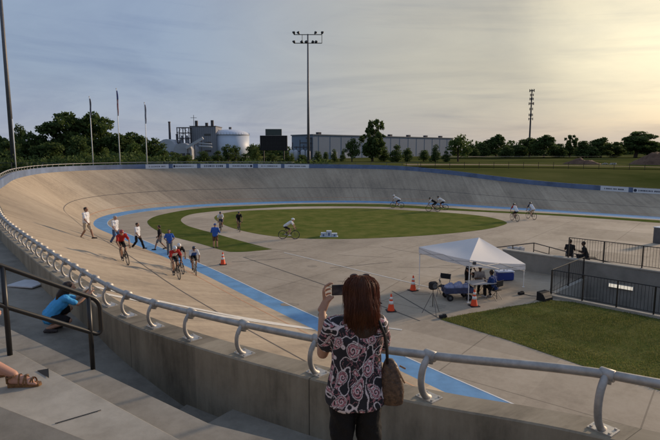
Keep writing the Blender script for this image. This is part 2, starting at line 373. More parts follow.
# blue band, flat, inside the inner edge of the banking (0.9 m)
def inner_off(i, d):
    v = Ixy[i]-Rxy[i]; v = v/np.linalg.norm(v); return Ixy[i]+v*d
BANDW = smooth_closed(np.interp(np.arange(NP)/PER, [0, 9, 12, 15, 18, 26, 30, 38], [.86, .9, 1.2, 2.0, 2.5, 2.2, 1, .86]).reshape(-1, 1), 8)[:, 0]
Jxy = np.array([inner_off(i, BANDW[i]) for i in range(NP)]); Jxy = smooth_closed(Jxy, 6)
b = B()
for i in range(NP+1):
    k = i % NP; b.v += [(*Ixy[k], .0), (*Jxy[k], 0.0)]
for i in range(NP): b.f.append((2*i, 2*i+1, 2*i+3, 2*i+2))
prop(b.build('blue_band', M_bluep), 'bright blue painted band around the inside of the track', None, None, 'structure')
b = B()
for i in range(NP+1):
    k = i % NP; v = (Jxy[k]-Ixy[k])/BANDW[k]
    b.v += [(*(Jxy[k]+v*.0), .004), (*(Jxy[k]+v*.05), .004)]
for i in range(NP): b.f.append((2*i, 2*i+1, 2*i+3, 2*i+2))
prop(b.build('band_edge_line', M_white), 'narrow white line on the infield edge of the blue band', None, None, 'structure')
# ground query
gi = []
for i in range(0, NP, 1):
    for s in np.linspace(0, 1, 15): gi.append(tp(i, s))
GP = np.array(gi)
Jpoly = Jxy
def inside(poly, x, y):
    x0 = poly[:, 0]; y0 = poly[:, 1]; x1 = np.roll(x0, -1); y1 = np.roll(y0, -1)
    c = ((y0 > y) != (y1 > y)) & (x < (x1-x0)*(y-y0)/(y1-y0+1e-12)+x0); return bool(c.sum() & 1)
def gz(x, y):
    if inside(Ixy, x, y): return 0.0
    d = (GP[:, 0]-x)**2+(GP[:, 1]-y)**2; k = np.argsort(d)[:6]; wv = 1/(d[k]+.002); return float((GP[k, 2]*wv).sum()/wv.sum())
def hit(px, py, bias=0):
    """where the sight line meets track or apron"""
    d = ray(px, py); best = None
    for dist in np.arange(9, 95, .1):
        t = dist/d.y; x, y, z = d.x*t, dist, H+d.z*t
        if z <= gz(x, y)+.005: return Vector((x, y, gz(x, y)))
    return at(px, py)

# ------------------------------------------------------------------ apron, grass, terrain
C1 = Vector((9.86, 22.53)); DV = Vector((.7071, -.7071)); NV = Vector((.7071, .7071))
WA = Vector((10.1, 28.2))          # left top point of the low wall; it runs along DV
def onwall(s, off=0): return WA+DV*s+NV*off
sC = (C1-WA).dot(DV); gap = (WA-C1).dot(NV)      # trench between near fence and wall
T0 = C1; T1 = C1+NV*gap; T2 = T1+DV*22; T3 = T0+DV*22
hole = [Vector((p.x, p.y, 0)) for p in (T0+DV*.02, T0+DV*22, T1+DV*22, T1+DV*.02)]
outer = [Vector((p[0], p[1], 0)) for p in Jxy[::2]]
tess = tessellate_polygon([outer, hole]); vv = outer+hole
b = B(); b.v = [tuple(p) for p in vv]; b.f = [tuple(t) for t in tess]
ap = b.build('infield_apron', M_apron); prop(ap, 'flat tan concrete infield apron with joints', None, None, 'structure')
ap.data.update()
for p_ in ap.data.polygons:
    if p_.normal.z < 0: p_.flip()
def gsheet(name, poly, z, m, label, blades=0, bh=.05):
    pts = [Vector((p[0], p[1], z)) for p in poly]
    t = tessellate_polygon([pts]); b = B(); b.v = [tuple(p) for p in pts]; b.f = [tuple(q) for q in t]
    o = b.build(name, m); prop(o, label, None, None, 'stuff')
    for p_ in o.data.polygons:
        if p_.normal.z < 0: p_.flip()
    return o
def smooth_poly(pts, per=6, it=2):
    P = cr_closed(np.array(pts, float), per); return smooth_closed(P, it)
M_grass = mat('infield_grass', (.08, .112, .024), .95, .0, .7, .6, 30, col2=(.19, .18, .055), spec=0.0)
M_grass2 = mat('ring_grass', (.06, .092, .02), .95, .0, 1.1, .6, 30, col2=(.135, .14, .04), spec=0.0)
ov = [(213,217.5),(224.6,213),(245,210.7),(291,209),(350,208.2),(380,208.8),(406,210.2),(457,213.3),(488,216.8),(507,222),(503,225.3),(483,230),(431.5,235.2),(380,238),(350,239),(320,239),(291,238),(268,235.7),(245,231.5),(225,225.5)]
oval = smooth_poly([at(*p)[:2] for p in ov], 6, 6)
gsheet('oval_lawn', oval, .006, M_grass, 'oval green lawn in the middle of the infield')
# ring of grass between path and track: thick crescent on the left, thin strip at the back
ro = [(272.5,249.3),(250,251.5),(235,252),(224.6,250.9),(199,243.5),(173,236.7),(155,229.5),(147.5,223),(150,219),(160,215),(186,210),(212,207.5),(240,206.2),(300,204.0),(380,204.2),(444,207.6),(483,210.2),(547,213.4),(600,216.5),(660,220.5)]
ri = [(660,223),(600,218.6),(547,215.2),(483,212),(444,210.0),(380,206.8),(300,206.6),(240,209.4),(212,211.5),(190,214.6),(181,219.5),(186,225),(199,229.3),(214,233.3),(234,239),(256,245)]
def open_cr(pts, per=5):
    P = [np.array(p[:2]) for p in pts]; out = []
    for i in range(len(P)-1):
        p0 = P[max(i-1, 0)]; p1 = P[i]; p2 = P[i+1]; p3 = P[min(i+2, len(P)-1)]
        for k in range(per):
            t = k/per; out.append(.5*((2*p1)+(-p0+p2)*t+(2*p0-5*p1+4*p2-p3)*t*t+(-p0+3*p1-3*p2+p3)*t**3))
    out.append(P[-1]); return out
ring = open_cr([at(*p) for p in ro])+open_cr([at(*p) for p in ri])
gsheet('ring_lawn', ring, .006, M_grass2, 'crescent of grass curving along the inside of the track')
tri = [at(440,319.5)[:2], at(470,313.5)[:2], at(512,306.5)[:2], at(551,300.3)[:2], (T0-NV*.12+DV*1)[:], (T0-NV*.12+DV*8)[:], (T0-NV*.12+DV*14)[:], at(720,408)[:2], at(651,388)[:2], at(579,364.8)[:2], at(507,340)[:2]]
gsheet('near_lawn', tri, .008, mat('near_grass', (.075, .105, .022), .95, .0, 1.2, .8, 25, col2=(.19, .175, .06), spec=0.0), 'dry green triangle of lawn beside the ramp fence')
# blades over the near lawn
tp2 = np.array([list(p) for p in tri]); b = B(); cnt = 0
lo = tp2.min(0); hi = np.minimum(tp2.max(0), [16.5, 30])
while cnt < 60000:
    x, y = rng.uniform(lo, hi)
    if not inside(tp2, x, y): continue
    pz = noise.noise(Vector((x*.7, y*.7, 0)))+.3*noise.noise(Vector((x*3, y*3, 4)))
    if rng.random() > .85+.6*pz: continue
    a = rng.random()*2*PI; h = .03+.035*rng.random()*(1+pz); wd = .009; lx, ly = rng.normal(0, .02, 2)
    k = len(b.v); b.v += [(x-wd*math.cos(a), y-wd*math.sin(a), .008), (x+wd*math.cos(a), y+wd*math.sin(a), .008), (x+lx, y+ly, .008+h)]; b.f.append((k, k+1, k+2)); cnt += 1
prop(b.build('grass_blades', M_blade), 'short grass blades covering the lawn beside the ramp', None, None, 'stuff')

# terrain outside: rings out from the rim
def smoothstep(a, b_, x): t = min(1, max(0, (x-a)/(b_-a))); return t*t*(3-2*t)
cen = np.array([18.0, 30.0]); offs = [0.27, 2, 6, 12, 22, 40, 70, 110, 160, 230, 330, 500, 900, 1600, 2600]
b = B(); uv = []
sel = list(range(0, NP, 2))
for o_ in offs:
    for i in sel:
        v = Rxy[i]-cen; d = v/np.linalg.norm(v); p = Rxy[i]+d*o_
        near = 1 if (i < PER*10 or i > NP-PER*6) else 0
        back = smoothstep(10, 60, p[1])
        base = (Rz[i]-.25)
        tz = 2.4+.9*noise.noise(Vector((p[0]*.012, p[1]*.012, 0)))
        if p[0] > 0: tz += 1.1*smoothstep(120, 260, p[1])
        tz += 1.6*smoothstep(250, 700, math.hypot(*p))
        f_ = smoothstep(0, 22, o_)
        z = base*(1-f_)+tz*f_
        if near or back < 1: z = z*back+(1-back)*(2.3 if o_ < 60 else 2.6)
        b.v.append((p[0], p[1], z))
ns = len(sel)
for r in range(len(offs)-1):
    for i in range(ns): j = (i+1) % ns; b.f.append((r*ns+i, (r+1)*ns+i, (r+1)*ns+j, r*ns+j))
M_terr = mat('field_grass', (.042, .056, .014), .95, .0, .05, .5, 3, col2=(.125, .12, .042), spec=0.0)
terr = b.build('ground', M_terr, smooth=True); prop(terr, 'rolling green and straw coloured field beyond the track', None, None, 'structure')
def gterr(x, y):
    tz = 2.4+.9*noise.noise(Vector((x*.012, y*.012, 0)))
    if x > 0: tz += 1.1*smoothstep(120, 260, y)
    tz += 1.6*smoothstep(250, 700, math.hypot(x, y)); return tz
# bare earth track and dark ditch line across the field on the right
def strip(name, pts, wdt, z, m, label):
    b = B()
    for i, p in enumerate(pts):
        q = Vector(pts[min(i+1, len(pts)-1)])-Vector(pts[max(i-1, 0)]); q = Vector((-q.y, q.x)).normalized()*wdt/2
        for s_ in (-1, 1):
            x, y = p[0]+q.x*s_, p[1]+q.y*s_; b.v.append((x, y, gterr(x, y)+z))
    for i in range(len(pts)-1): b.f.append((2*i, 2*i+1, 2*i+3, 2*i+2))
    return prop(b.build(name, m), label, None, None, 'structure')
M_dirt = mat('dirt', (.20, .135, .085), .95, .25, .3, .5, 4)
strip('dirt_road', [(x, 112+.02*(x-60)) for x in range(16, 170, 3)], 7, .5, M_dirt, 'pale dirt road crossing the field behind the barrier')
strip('dirt_road', [(x, 205+.05*(x-60)) for x in range(40, 280, 5)], 8, .6, mat('dirt_dark', (.085, .075, .05), .95, .2, .3), 'far dark earth strip crossing the field')

# ------------------------------------------------------------------ wall / barrier round the rim
def rimn(i):
    v = Rxy[i % NP]-Ixy[i % NP]; return v/np.linalg.norm(v)
WT = .36
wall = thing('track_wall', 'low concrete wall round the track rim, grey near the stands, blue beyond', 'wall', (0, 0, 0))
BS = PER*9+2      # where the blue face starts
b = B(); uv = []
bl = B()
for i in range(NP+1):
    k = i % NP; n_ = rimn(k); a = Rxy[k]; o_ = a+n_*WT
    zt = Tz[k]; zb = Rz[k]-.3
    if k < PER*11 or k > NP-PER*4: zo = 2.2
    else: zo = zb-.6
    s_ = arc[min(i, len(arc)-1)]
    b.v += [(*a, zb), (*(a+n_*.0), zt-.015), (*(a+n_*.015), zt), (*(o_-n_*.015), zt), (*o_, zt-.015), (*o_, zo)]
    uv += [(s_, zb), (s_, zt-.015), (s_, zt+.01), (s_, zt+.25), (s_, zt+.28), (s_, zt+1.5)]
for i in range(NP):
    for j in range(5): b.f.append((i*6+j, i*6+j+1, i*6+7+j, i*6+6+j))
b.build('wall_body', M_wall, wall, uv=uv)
for i in range(BS, NP-PER*3):
    n_ = rimn(i); a = Rxy[i]-n_*.012; bl.v += [(*a, Rz[i]-.02), (*a, Tz[i]+.012), (*(Rxy[i]+n_*.1), Tz[i]+.012)]
m_ = len(bl.v)//3
for i in range(m_-1):
    for j in range(2): bl.f.append((i*3+j, i*3+j+1, i*3+4+j, i*3+3+j))
bl.build('blue_facing', M_barrier, wall)
# banners on the blue face
wx = [proj((*Rxy[i], Tz[i]-.35))[0] for i in range(NP)]
def wall_i(px, lo_, hi_):
    best = min(range(lo_, hi_), key=lambda i: abs(wx[i]-px)); j = best+1 if wx[min(best+1, NP-1)] > wx[best] else best-1
    if (wx[best]-px)*(wx[j]-px) > 0: j = best-(j-best)
    f = (px-wx[best])/(wx[j]-wx[best]+1e-9); return best+(j-best)*f
def wall_pt(i, off, z):
    i0 = int(math.floor(i)); f = i-i0; a = Rxy[i0]*(1-f)+Rxy[i0+1]*f; n_ = rimn(i0)*(1-f)+rimn(i0+1)*f
    zt = Tz[i0]*(1-f)+Tz[i0+1]*f; return (*(a+n_*off), zt+z)
M_ban = mat('banner_vinyl', (.62, .64, .68), .5, .05, 3); M_ink = mat('banner_ink', (.03, .04, .07), .6)
bansp = [(145.5,168.6,'white banner nearest the right flagpole'),(172.7,197,'white banner second along, below the tall chimney'),(200.5,226,'white banner with a bold dark word, below the white tank'),(229,253,'white banner with a small emblem at its right end'),(258,281,'plain worded white banner below the scoreboard'),(284.5,309,'white banner at the foot of the floodlight mast'),(600.5,628.5,'white banner alone on the right stretch of barrier'),(633,671,'long white banner cut off by the right edge of the view')]
for q, (a, c, lab) in enumerate(bansp):
    lo_, hi_ = (PER*17, PER*23) if a < 400 else (PER*24, PER*28)
    ia, ic = wall_i(a, lo_, hi_), wall_i(c, lo_, hi_)
    p0 = Vector(wall_pt(ia, 0, 0)); t = thing('banner', lab+' on the blue barrier', 'banner', p0, 0, 'sponsor banners on the blue barrier')
    b = B(); n = 8
    for k in range(n+1):
        i = ia+(ic-ia)*k/n
        for off in (-.03, -.018): b.v += [wall_pt(i, off, -.58), wall_pt(i, off, -.02)]
    for k in range(n):
        o = k*4; b.f += [(o, o+1, o+5, o+4), (o+2, o+6, o+7, o+3), (o+1, o+3, o+7, o+5), (o, o+4, o+6, o+2)]
    b.f += [(0, 2, 3, 1), (n*4, n*4+1, n*4+3, n*4+2)]
    b.build('cloth', M_ban, t, org=p0)
    b = B(); f = .14; hh = .13 if q == 2 else .085; r2 = random.Random(q+3)
    while f < .84:
        wd_ = r2.uniform(.018, .035) if q != 2 else .05
        for zc_ in ((0,) if r2.random() < .4 else (-.6, .6)):
            zz = zc_*hh
            k = len(b.v); i0_, i1_ = ia+(ic-ia)*f, ia+(ic-ia)*(f+wd_); h2 = hh if zc_ == 0 else hh*.38
            b.v += [wall_pt(i0_, -.034, -.30+zz-h2), wall_pt(i0_, -.034, -.30+zz+h2), wall_pt(i1_, -.034, -.30+zz+h2), wall_pt(i1_, -.034, -.30+zz-h2)]; b.f.append((k, k+1, k+2, k+3))
        f += wd_*1.45+(.03 if r2.random() < .15 else 0)
    if q in (1, 3, 7):
        ff = .06 if q != 3 else .92
        pc = Vector(wall_pt(ia+(ic-ia)*ff, -.035, -.30)); tx = (Vector(wall_pt(ic, 0, 0))-Vector(wall_pt(ia, 0, 0))).normalized()
        b.add([pc+tx*.17*math.cos(g)+Vector((0, 0, .17*math.sin(g))) for g in np.linspace(0, 2*PI, 13)[:-1]], [tuple(range(12))])
    b.build('lettering', M_ink, t, org=p0)

# ------------------------------------------------------------------ tube handrail on the wall
rail = thing('tube_handrail', 'galvanised steel tube handrail on curved posts along the top of the wall', 'handrail', (0, 0, 0))
tsl = [(4.6*0+i) for i in range(0)]
cent = Rxy+np.array([rimn(i) for i in range(NP)])*WT*.40
def cpt(i): 
    i0 = int(math.floor(i)); f = i-i0; a = cent[i0 % NP]*(1-f)+cent[(i0+1) % NP]*f; return a
def nearest_c(p, lo_=-30, hi_=PER*9):
    c = [(np.linalg.norm(cpt(k)-p), k) for k in np.arange(lo_, hi_, .1)]; return min(c)[1]
RR = .04
def RHf(k):
    x_ = max(0.0, float(k)-(k0 if 'k0' in globals() else 0)); return .26+.22*math.exp(-x_/30)
k0 = nearest_c(np.array([2.29, 4.02]))
ks = [nearest_c(np.array([4.0, 3.05])), k0, nearest_c(np.array([.95, 4.6])), nearest_c(np.array([-.1, 5.18])), nearest_c(np.array([-.92, 5.75])), nearest_c(np.array([-1.65, 6.2]))]
cum = np.concatenate([[0], np.cumsum(np.linalg.norm(np.diff(cent[:PER*22], axis=0), axis=1))])
def k_of(sv): return float(np.interp(sv, cum, np.arange(len(cum))))
sv = float(np.interp(ks[-1], np.arange(len(cum)), cum)); step = .74
end_s = cum[PER*16]
for _ in range(95):
    sv += step; step = max(.56, step*.95) if len(ks) < 40 else min(1.2, step*1.04)
    if sv > end_s: break
    ks.append(k_of(sv))
for k in ks:
    i = int(math.floor(k)); n_ = rimn(i); base = cpt(k); zt = Tz[i % NP]*(1-(k-i))+Tz[(i+1) % NP]*(k-i)
    fo = Vector((n_[0], n_[1], 0)); bp = Vector((*base, zt))
    pts = []; RH = RHf(k); bl_ = .15*min(1.05, RH/.40)
    # C shape: foot on the wall, belly towards the stands, top meets the rail
    for a in np.linspace(-78, 78, 15):
        ar = math.radians(a); pts.append(bp+fo*(.025+bl_*math.cos(ar))+Vector((0, 0, RH/2+(RH/2-.0)*math.sin(ar)/math.sin(math.radians(78)))))
    b = B(); b.tube(pts, .032*min(1, RH/.4)**1.5, 12)
    pt = b.build('post', M_steel, rail, smooth=True)
    tx = Vector((-fo.y, fo.x, 0)); ax = Matrix((tx, fo, Vector((0, 0, 1)))).transposed()
    b = B(); b.box(pts[0]+Vector((0, 0, .006)), (.2, .16, .012), ax=ax)
    for sx in (-1, 1):
        for sy in (-1, 1): b.box(pts[0]+tx*.075*sx+fo*.055*sy+Vector((0, 0, .018)), (.02, .02, .014), ax=ax)
    b.build('base_plate', M_plate, pt)
    b = B(); b.tube([pts[-1]-tx*.055, pts[-1]+tx*.055], .05, 14); b.tube([pts[-1]-Vector((0, 0, .07))+fo*.02, pts[-1]], .042, 12)
    b.build('coupling', M_steel, pt, smooth=True)
rp = []
for k in list(np.arange(-34, PER*20, 1.0)):
    i = int(math.floor(k)) % NP; n_ = rimn(i)
    rp.append((*(cent[i]+n_*(.025+.15*math.cos(math.radians(78)))), Tz[i]+RHf(k)))
b = B(); b.tube(rp, [RR*min(1, RHf(k)/.4)**.7 for k in np.arange(-34, PER*20, 1.0)], 14); b.build('top_tube', M_steel, rail, smooth=True)

# finish line across the near banking
def find_i(px, py, s):
    best = None
    for k in np.arange(0, PER*12, .25):
        x, y = proj(tp(k, s)); d = (x-px)**2+(y-py)**2
        if best is None or d < best[0]: best = (d, k)
    return best[1]
def lerp(a, c, t): return a+(c-a)*t
def find_ks(px, py):
    best = None
    for k in np.arange(0, PER*12, .25):
        for q in np.arange(0, 1.0, .025):
            x, y = proj(tp(k, q)); d_ = (x-px)**2+(y-py)**2
            if best is None or d_ < best[0]: best = (d_, k, q)
    return best[1], best[2]
b = B()
for off in (0, 3.4):
    fk = [find_ks(px, py+off) for px, py in ((318, 318.5), (157, 300.5))]
    (ka, qa), (kb, qb) = fk; st = len(b.v)
    for q in range(25):
        f = q/24*1.9; sq = qa+(qb-qa)*f
        if sq > .97: break
        kk = ka+(kb-ka)*f; wd_ = .30/max(.3, np.linalg.norm(Rxy[int(kk)+1]-Rxy[int(kk)]))
        for o_ in (-wd_/2, wd_/2): b.v.append(tp(kk+o_, sq, .012))
    nq = (len(b.v)-st)//2
    for q in range(nq-1): b.f.append((st+2*q, st+2*q+1, st+2*q+3, st+2*q+2))
M_oldw = mat('worn_white_line', (.60, .58, .54), .7, .15, 4)
prop(b.build('finish_line', M_oldw), 'pair of worn white stripes crossing the near banking', None, None, 'structure')
# painted line and joints on the apron
def aline(p, q, wd, m, label, z=.008):
    a, c = at(*p), at(*q); d = (c-a).normalized(); n_ = Vector((-d.y, d.x, 0))*wd/2; b = B()
    b.add([a-n_+Vector((0, 0, z)), a+n_+Vector((0, 0, z)), c+n_+Vector((0, 0, z)), c-n_+Vector((0, 0, z))], [(0, 1, 2, 3)])
    return prop(b.build('painted_line', m), label, None, None, 'structure')
aline((284,252.5), (470,297), .1, M_oldw, 'long thin white line running across the infield apron')
aline((318,319), (402,330), .12, M_oldw, 'short white line on the apron beyond the blue band')
for p, q in (((243,257), (345,292)), ((345,292), (420,321)), ((232,262), (292,258)), ((330,268), (392,262)), ((392,291), (440,319)), ((560,240), (640,246))):
    aline(p, q, .06, mat('joint_sealant', (.10, .09, .08), .9), 'dark sealed joint in the apron concrete', .005)

# tyre marks and stains on the apron
M_tm = mat('tyre_mark', (.235, .20, .155), .85, .15, 3); rt = random.Random(21)
for k in range(11):
    a = at(rt.uniform(230, 560), rt.uniform(248, 330)); th_ = rt.uniform(0, PI); cv = rt.uniform(-.12, .12); b = B(); n = 16; x, y = a.x, a.y; wd_ = .018
    for i in range(n+1):
        b.v += [(x-math.sin(th_)*wd_, y+math.cos(th_)*wd_, .0062), (x+math.sin(th_)*wd_, y-math.cos(th_)*wd_, .0062)]; x += math.cos(th_)*.22; y += math.sin(th_)*.22; th_ += cv*.35
    if all(inside(Jpoly, v_[0], v_[1]) for v_ in b.v):
        for i in range(n): b.f.append((2*i, 2*i+1, 2*i+3, 2*i+2))
        prop(b.build('tyre_mark', M_tm), 'faint dark tyre mark on the apron concrete', None, None, 'structure')
for k in range(16):
    a = at(rt.uniform(240, 640), rt.uniform(245, 370)); b = B(); rx = rt.uniform(.12, .5); ry = rx*rt.uniform(.4, 1)
    if not inside(Jpoly, a.x, a.y) or inside(tp2, a.x, a.y): continue
    b.add([(a.x+rx*math.cos(g)*(1+.35*noise.noise(Vector((math.cos(g)*1.5+k, math.sin(g)*1.5, 0)))), a.y+ry*math.sin(g)*(1+.35*noise.noise(Vector((math.cos(g)*1.5+k, math.sin(g)*1.5, 5)))), .0035) for g in np.linspace(0, 2*PI, 25)[:-1]], [tuple(range(24))])
    prop(b.build('stain', mat('stain', (.29, .245, .19), .85, .2, 5)), 'faint irregular stain on the apron concrete', None, None, 'structure')

# ------------------------------------------------------------------ stands
st = thing('concrete_stands', 'stepped concrete spectator stands descending to the walkway', 'stands', (0, 0, 0))
def line_at(p, d, x): return p+d*((x-p.x)/d.x)
def edge(pts): return [Vector(p) for p in pts]
E0 = edge([at(*p, 4.0)[:2] for p in ((14,331), (94,369), (134,387), (180,410), (208,423))]); 
E0 = [E0[0]+(E0[0]-E0[-1]).normalized()*12, E0[0], E0[-1]]+[Vector((.2, 3.93)), Vector((1.6, 3.2)), Vector((3.2, 1.6)), Vector((6, -2.2))]
def offset_poly(P, d):
    out = []
    for i, p in enumerate(P):
        t = (P[min(i+1, len(P)-1)]-P[max(i-1, 0)]).normalized(); n_ = Vector((t.y, -t.x)); n_ = n_ if n_.dot(Vector((-.79, -.61))) > 0 else -n_
        out.append(p+n_*d)
    return out
E1 = edge([at(*p, 4.42)[:2] for p in ((49,369), (102,409), (136,424), (180,440))]); E1 = [E1[0]+(E1[0]-E1[-1]).normalized()*12, E1[0], E1[-1]]+[Vector((.2, 2.85)), Vector((1.4, 2.2)), Vector((2.4, .9)), Vector((5, -2.9))]
E2 = edge([at(*p, 4.84)[:2] for p in ((0,406), (55,424), (87,440))]); E2 = [E2[0]+(E2[0]-E2[-1]).normalized()*12, E2[0], E2[-1]]+[Vector((.0, 2.05)), Vector((1.1, 1.3)), Vector((4, -3.2))]
edges = [(E0, 3.0, 4.0), (E1, 3.9, 4.42), (E2, 4.3, 4.84)]
E3 = [p+Vector((-.5, -.63)) for p in E2]; edges.append((E3, 4.7, 5.26))
for k in range(1, 6): edges.append(([p+Vector((-.5*k, -.63*k)) for p in E3], 5.1+.42*(k-1), 5.26+.42*k))
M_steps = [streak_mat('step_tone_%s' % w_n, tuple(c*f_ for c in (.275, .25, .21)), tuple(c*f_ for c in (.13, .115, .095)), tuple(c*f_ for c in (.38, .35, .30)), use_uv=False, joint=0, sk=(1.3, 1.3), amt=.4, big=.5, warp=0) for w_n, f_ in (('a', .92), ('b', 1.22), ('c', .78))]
for E_, zb, zt in edges[:1]+edges[1:]:
    # each tier: riser plus tread running back under the next tier
    b = B(); back = [p+Vector((-1.1, -1.3)) for p in E_]
    lip = [p+Vector((-.004, -.004)) for p in E_]
    n = len(E_)
    for i in range(n): b.v += [(*E_[i], zb), (*E_[i], zt-.004), (*lip[i], zt), (*back[i], zt)]
    for i in range(n-1):
        for j in range(3): b.f.append((i*4+j, i*4+j+1, i*4+5+j, i*4+4+j))
    b.build('tread', M_steps[edges.index((E_, zb, zt)) % 3], st)
# triangular drain notch and a crack on the second tread
b = B(); p0 = [at(37,370.5,4.426), at(48.5,368.5,4.426), at(49,378,4.426)]; b.add(p0, [(0, 1, 2)]); b.build('drain_notch', M_dark, st)
b = B(); a, c = at(55,423.5,4.426), at(101,410,4.426); d = (c-a).normalized(); n_ = Vector((-d.y, d.x, 0))*.006
b.add([a-n_, a+n_, c+n_, c-n_], [(0, 1, 2, 3)]); b.build('expansion_joint', M_dark, st)
# walkway between stands and wall, dropping gently then stepping up
walk = B(); uvn = 0
OUT = np.array([Rxy[i]+rimn(i)*WT for i in range(NP)])
def face_hit(px, py):
    d = ray(px, py); best = None
    for i in range(0, PER*11):
        for f in (0, .25, .5, .75):
            p = OUT[i]*(1-f)+OUT[i+1]*f; t = p[1]/d.y; e_ = abs(d.x*t-p[0])
            if best is None or e_ < best[0]: best = (e_, i+f, H+d.z*t)
    return best[1], best[2]
fh = sorted(face_hit(*p) for p in ((22,262),(40,286),(97,335),(150,381),(184,407)))
FK = [f[0] for f in fh]; FZ = [f[1] for f in fh]; print('walk z', [round(z, 2) for z in FZ])
wk = list(np.arange(-22, PER*10, 2.0))
cumf = lambda k: float(np.interp(k, np.arange(len(cum)), cum))
for k in wk:
    i = int(k) % NP; n_ = rimn(i); a = Rxy[i]+n_*(WT-.02); o_ = Rxy[i]+n_*(3.6 if k > PER*3 else 2.4)
    kx = Rxy[i][0]
    z = float(np.interp(k, FK, FZ))
    walk.v += [(*a, z), (*o_, z)]
for i in range(len(wk)-1): walk.f.append((2*i, 2*i+1, 2*i+3, 2*i+2))
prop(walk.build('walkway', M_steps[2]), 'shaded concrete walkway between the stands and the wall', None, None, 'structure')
def block(pxs, z, depth, name, label):
    a = at(*pxs[0], z); c = at(*pxs[1], z); d = (c-a).normalized(); n_ = Vector((-d.y, d.x, 0)); n_ = n_ if n_.dot(Vector((-.6, -.8, 0))) > 0 else -n_
    b = B(); v = [a-n_*.1, c-n_*.1, c+n_*depth, a+n_*depth]
    b.add([(p.x, p.y, z-.6) for p in v]+[(p.x, p.y, z) for p in v], [(4, 5, 6, 7), (0, 1, 5, 4), (1, 2, 6, 5), (2, 3, 7, 6), (3, 0, 4, 7)])
    prop(b.build(name, M_step), label, 'step')
block(((186,405), (233,416)), 3.42, 1.6, 'concrete_step', 'small lower concrete step against the foot of the wall')
block(((233,409), (470,500)), 3.58, 2.2, 'concrete_step', 'larger upper concrete step against the wall beside the photographing woman')

# black stair handrail on the stands
hr = thing('stair_handrail', 'black painted tube handrail with a rounded end on the stands', 'handrail', at(94,369,4.0))
q1 = at(10,355,4.42); q2 = at(93,369,4.0)
q1t = q1+Vector((0, 0, .93)); q2t = q2+Vector((0, 0, .86)); d = (q2t-q1t); dn = d.normalized()
q0t = q1t-d*1.5; q0 = Vector((q0t.x, q0t.y, 4.84))
ext = q2t+dn*.05; lowz = .42
b = B()
lo1 = q1+Vector((0, 0, .93-lowz)); lo2 = q2t-Vector((0, 0, lowz)); lo0 = q0t-Vector((0, 0, lowz))
arcp = []
up = Vector((0, 0, 1))
for a in np.linspace(90, 0, 6): arcp.append(ext+up*(-.09)+dn*.09*math.cos(math.radians(a))+up*.09*math.sin(math.radians(a)))
for a in np.linspace(0, -90, 6): arcp.append(ext+up*(-lowz+.09)+dn*.09*math.cos(math.radians(a))+up*.09*math.sin(math.radians(a)))
b.tube([q0t, q1t, q2t]+arcp+[lo2, lo1, lo0], .026, 12)
b.build('rail', M_blackm, hr, org=hr.location, smooth=True)
for p, t_ in ((q1, q1t), (q2, q2t), (q0, q0t)): B().tube([p-up*.02, t_], .026, 12).build('post', M_blackm, hr, org=hr.location, smooth=True)

def walkz(p):
    d_ = ((OUT[:PER*11]-np.array([p[0], p[1]]))**2).sum(1); return float(np.interp(int(d_.argmin()), FK, FZ))
def on_walk(px, py):
    z = 3.6
    for _ in range(8): p = at(px, py, z); z = walkz(p)
    return at(px, py, z)
# white board lying on the walkway
bp = on_walk(28.5,285)+up*.005; b = B(); b.box((0, 0, .02), (.62, .5, .035), bev=.008)
o = b.build('foam_board', mat('board_grey', (.5, .52, .56), .7, .1, 5)); o.location = bp; o.rotation_euler = (0, 0, math.radians(-12)); prop(o, 'pale grey square board lying flat on the shaded walkway', 'board')

# ------------------------------------------------------------------ people
def hand(b, wrist, d, pn, side, curl=.35, s=1.0):
    """palm + 5 bent fingers. d: direction of the fingers, pn: palm normal (curl direction), side: +1/-1 thumb side along d x pn"""
    d = Vector(d).normalized(); pn = Vector(pn); pn = (pn-d*pn.dot(d)).normalized(); w_ = d.cross(pn)*side; wrist = Vector(wrist)
    for k, o in enumerate((-.03, -.01, .01, .03)):
        b.cap(wrist+w_*o*.6*s, wrist+d*.085*s+w_*o*s, .017*s, .013*s, 8)
        ln = (.052, .064, .070, .062)[k]*s; base = wrist+d*.088*s+w_*o*s
        a1 = curl*.6+.06*k; m1 = base+(d*math.cos(a1)+pn*math.sin(a1))*ln*.55
        a2 = a1+curl*1.3; m2 = m1+(d*math.cos(a2)+pn*math.sin(a2))*ln*.5
        b.cap(base, m1, .0098*s, .009*s, 8); b.cap(m1, m2, .009*s, .0078*s, 8)
    tb = wrist+d*.03*s+w_*.032*s; t1 = tb+(d*.65+w_*.7+pn*.25).normalized()*.045*s; t2 = t1+(d*.9+w_*.15+pn*.35).normalized()*.032*s
    b.cap(tb, t1, .015*s, .0115*s, 8); b.cap(t1, t2, .0115*s, .009*s, 8)
def head(b, c, fwd, s=1.0):
    """c: head centre"""
    c = Vector(c); fwd = Vector(fwd).normalized(); up_ = Vector((0, 0, 1)); up_ = (up_-fwd*up_.dot(fwd)).normalized(); rt = fwd.cross(up_)
    R = Matrix((rt, fwd, up_)).transposed()
    b.ell(c+up_*.02*s, (.076*s, .093*s, .095*s), 16, 12, R); b.ell(c-up_*.05*s+fwd*.018*s, (.056*s, .066*s, .066*s), 14, 10, R)
    b.cap(c+fwd*.088*s+up_*.01*s, c+fwd*.103*s-up_*.025*s, .009*s, .014*s, 8)
    b.ell(c+fwd*.078*s-up_*.062*s, (.024*s, .012*s, .008*s), 8, 6, R)
    for sg in (-1, 1): b.ell(c+rt*.078*s*sg-up_*.005*s, (.012*s, .02*s, .03*s), 8, 6, R); b.ell(c+fwd*.07*s+rt*.032*s*sg+up_*.028*s, (.02*s, .012*s, .008*s), 8, 6, R)
    return R, up_, rt
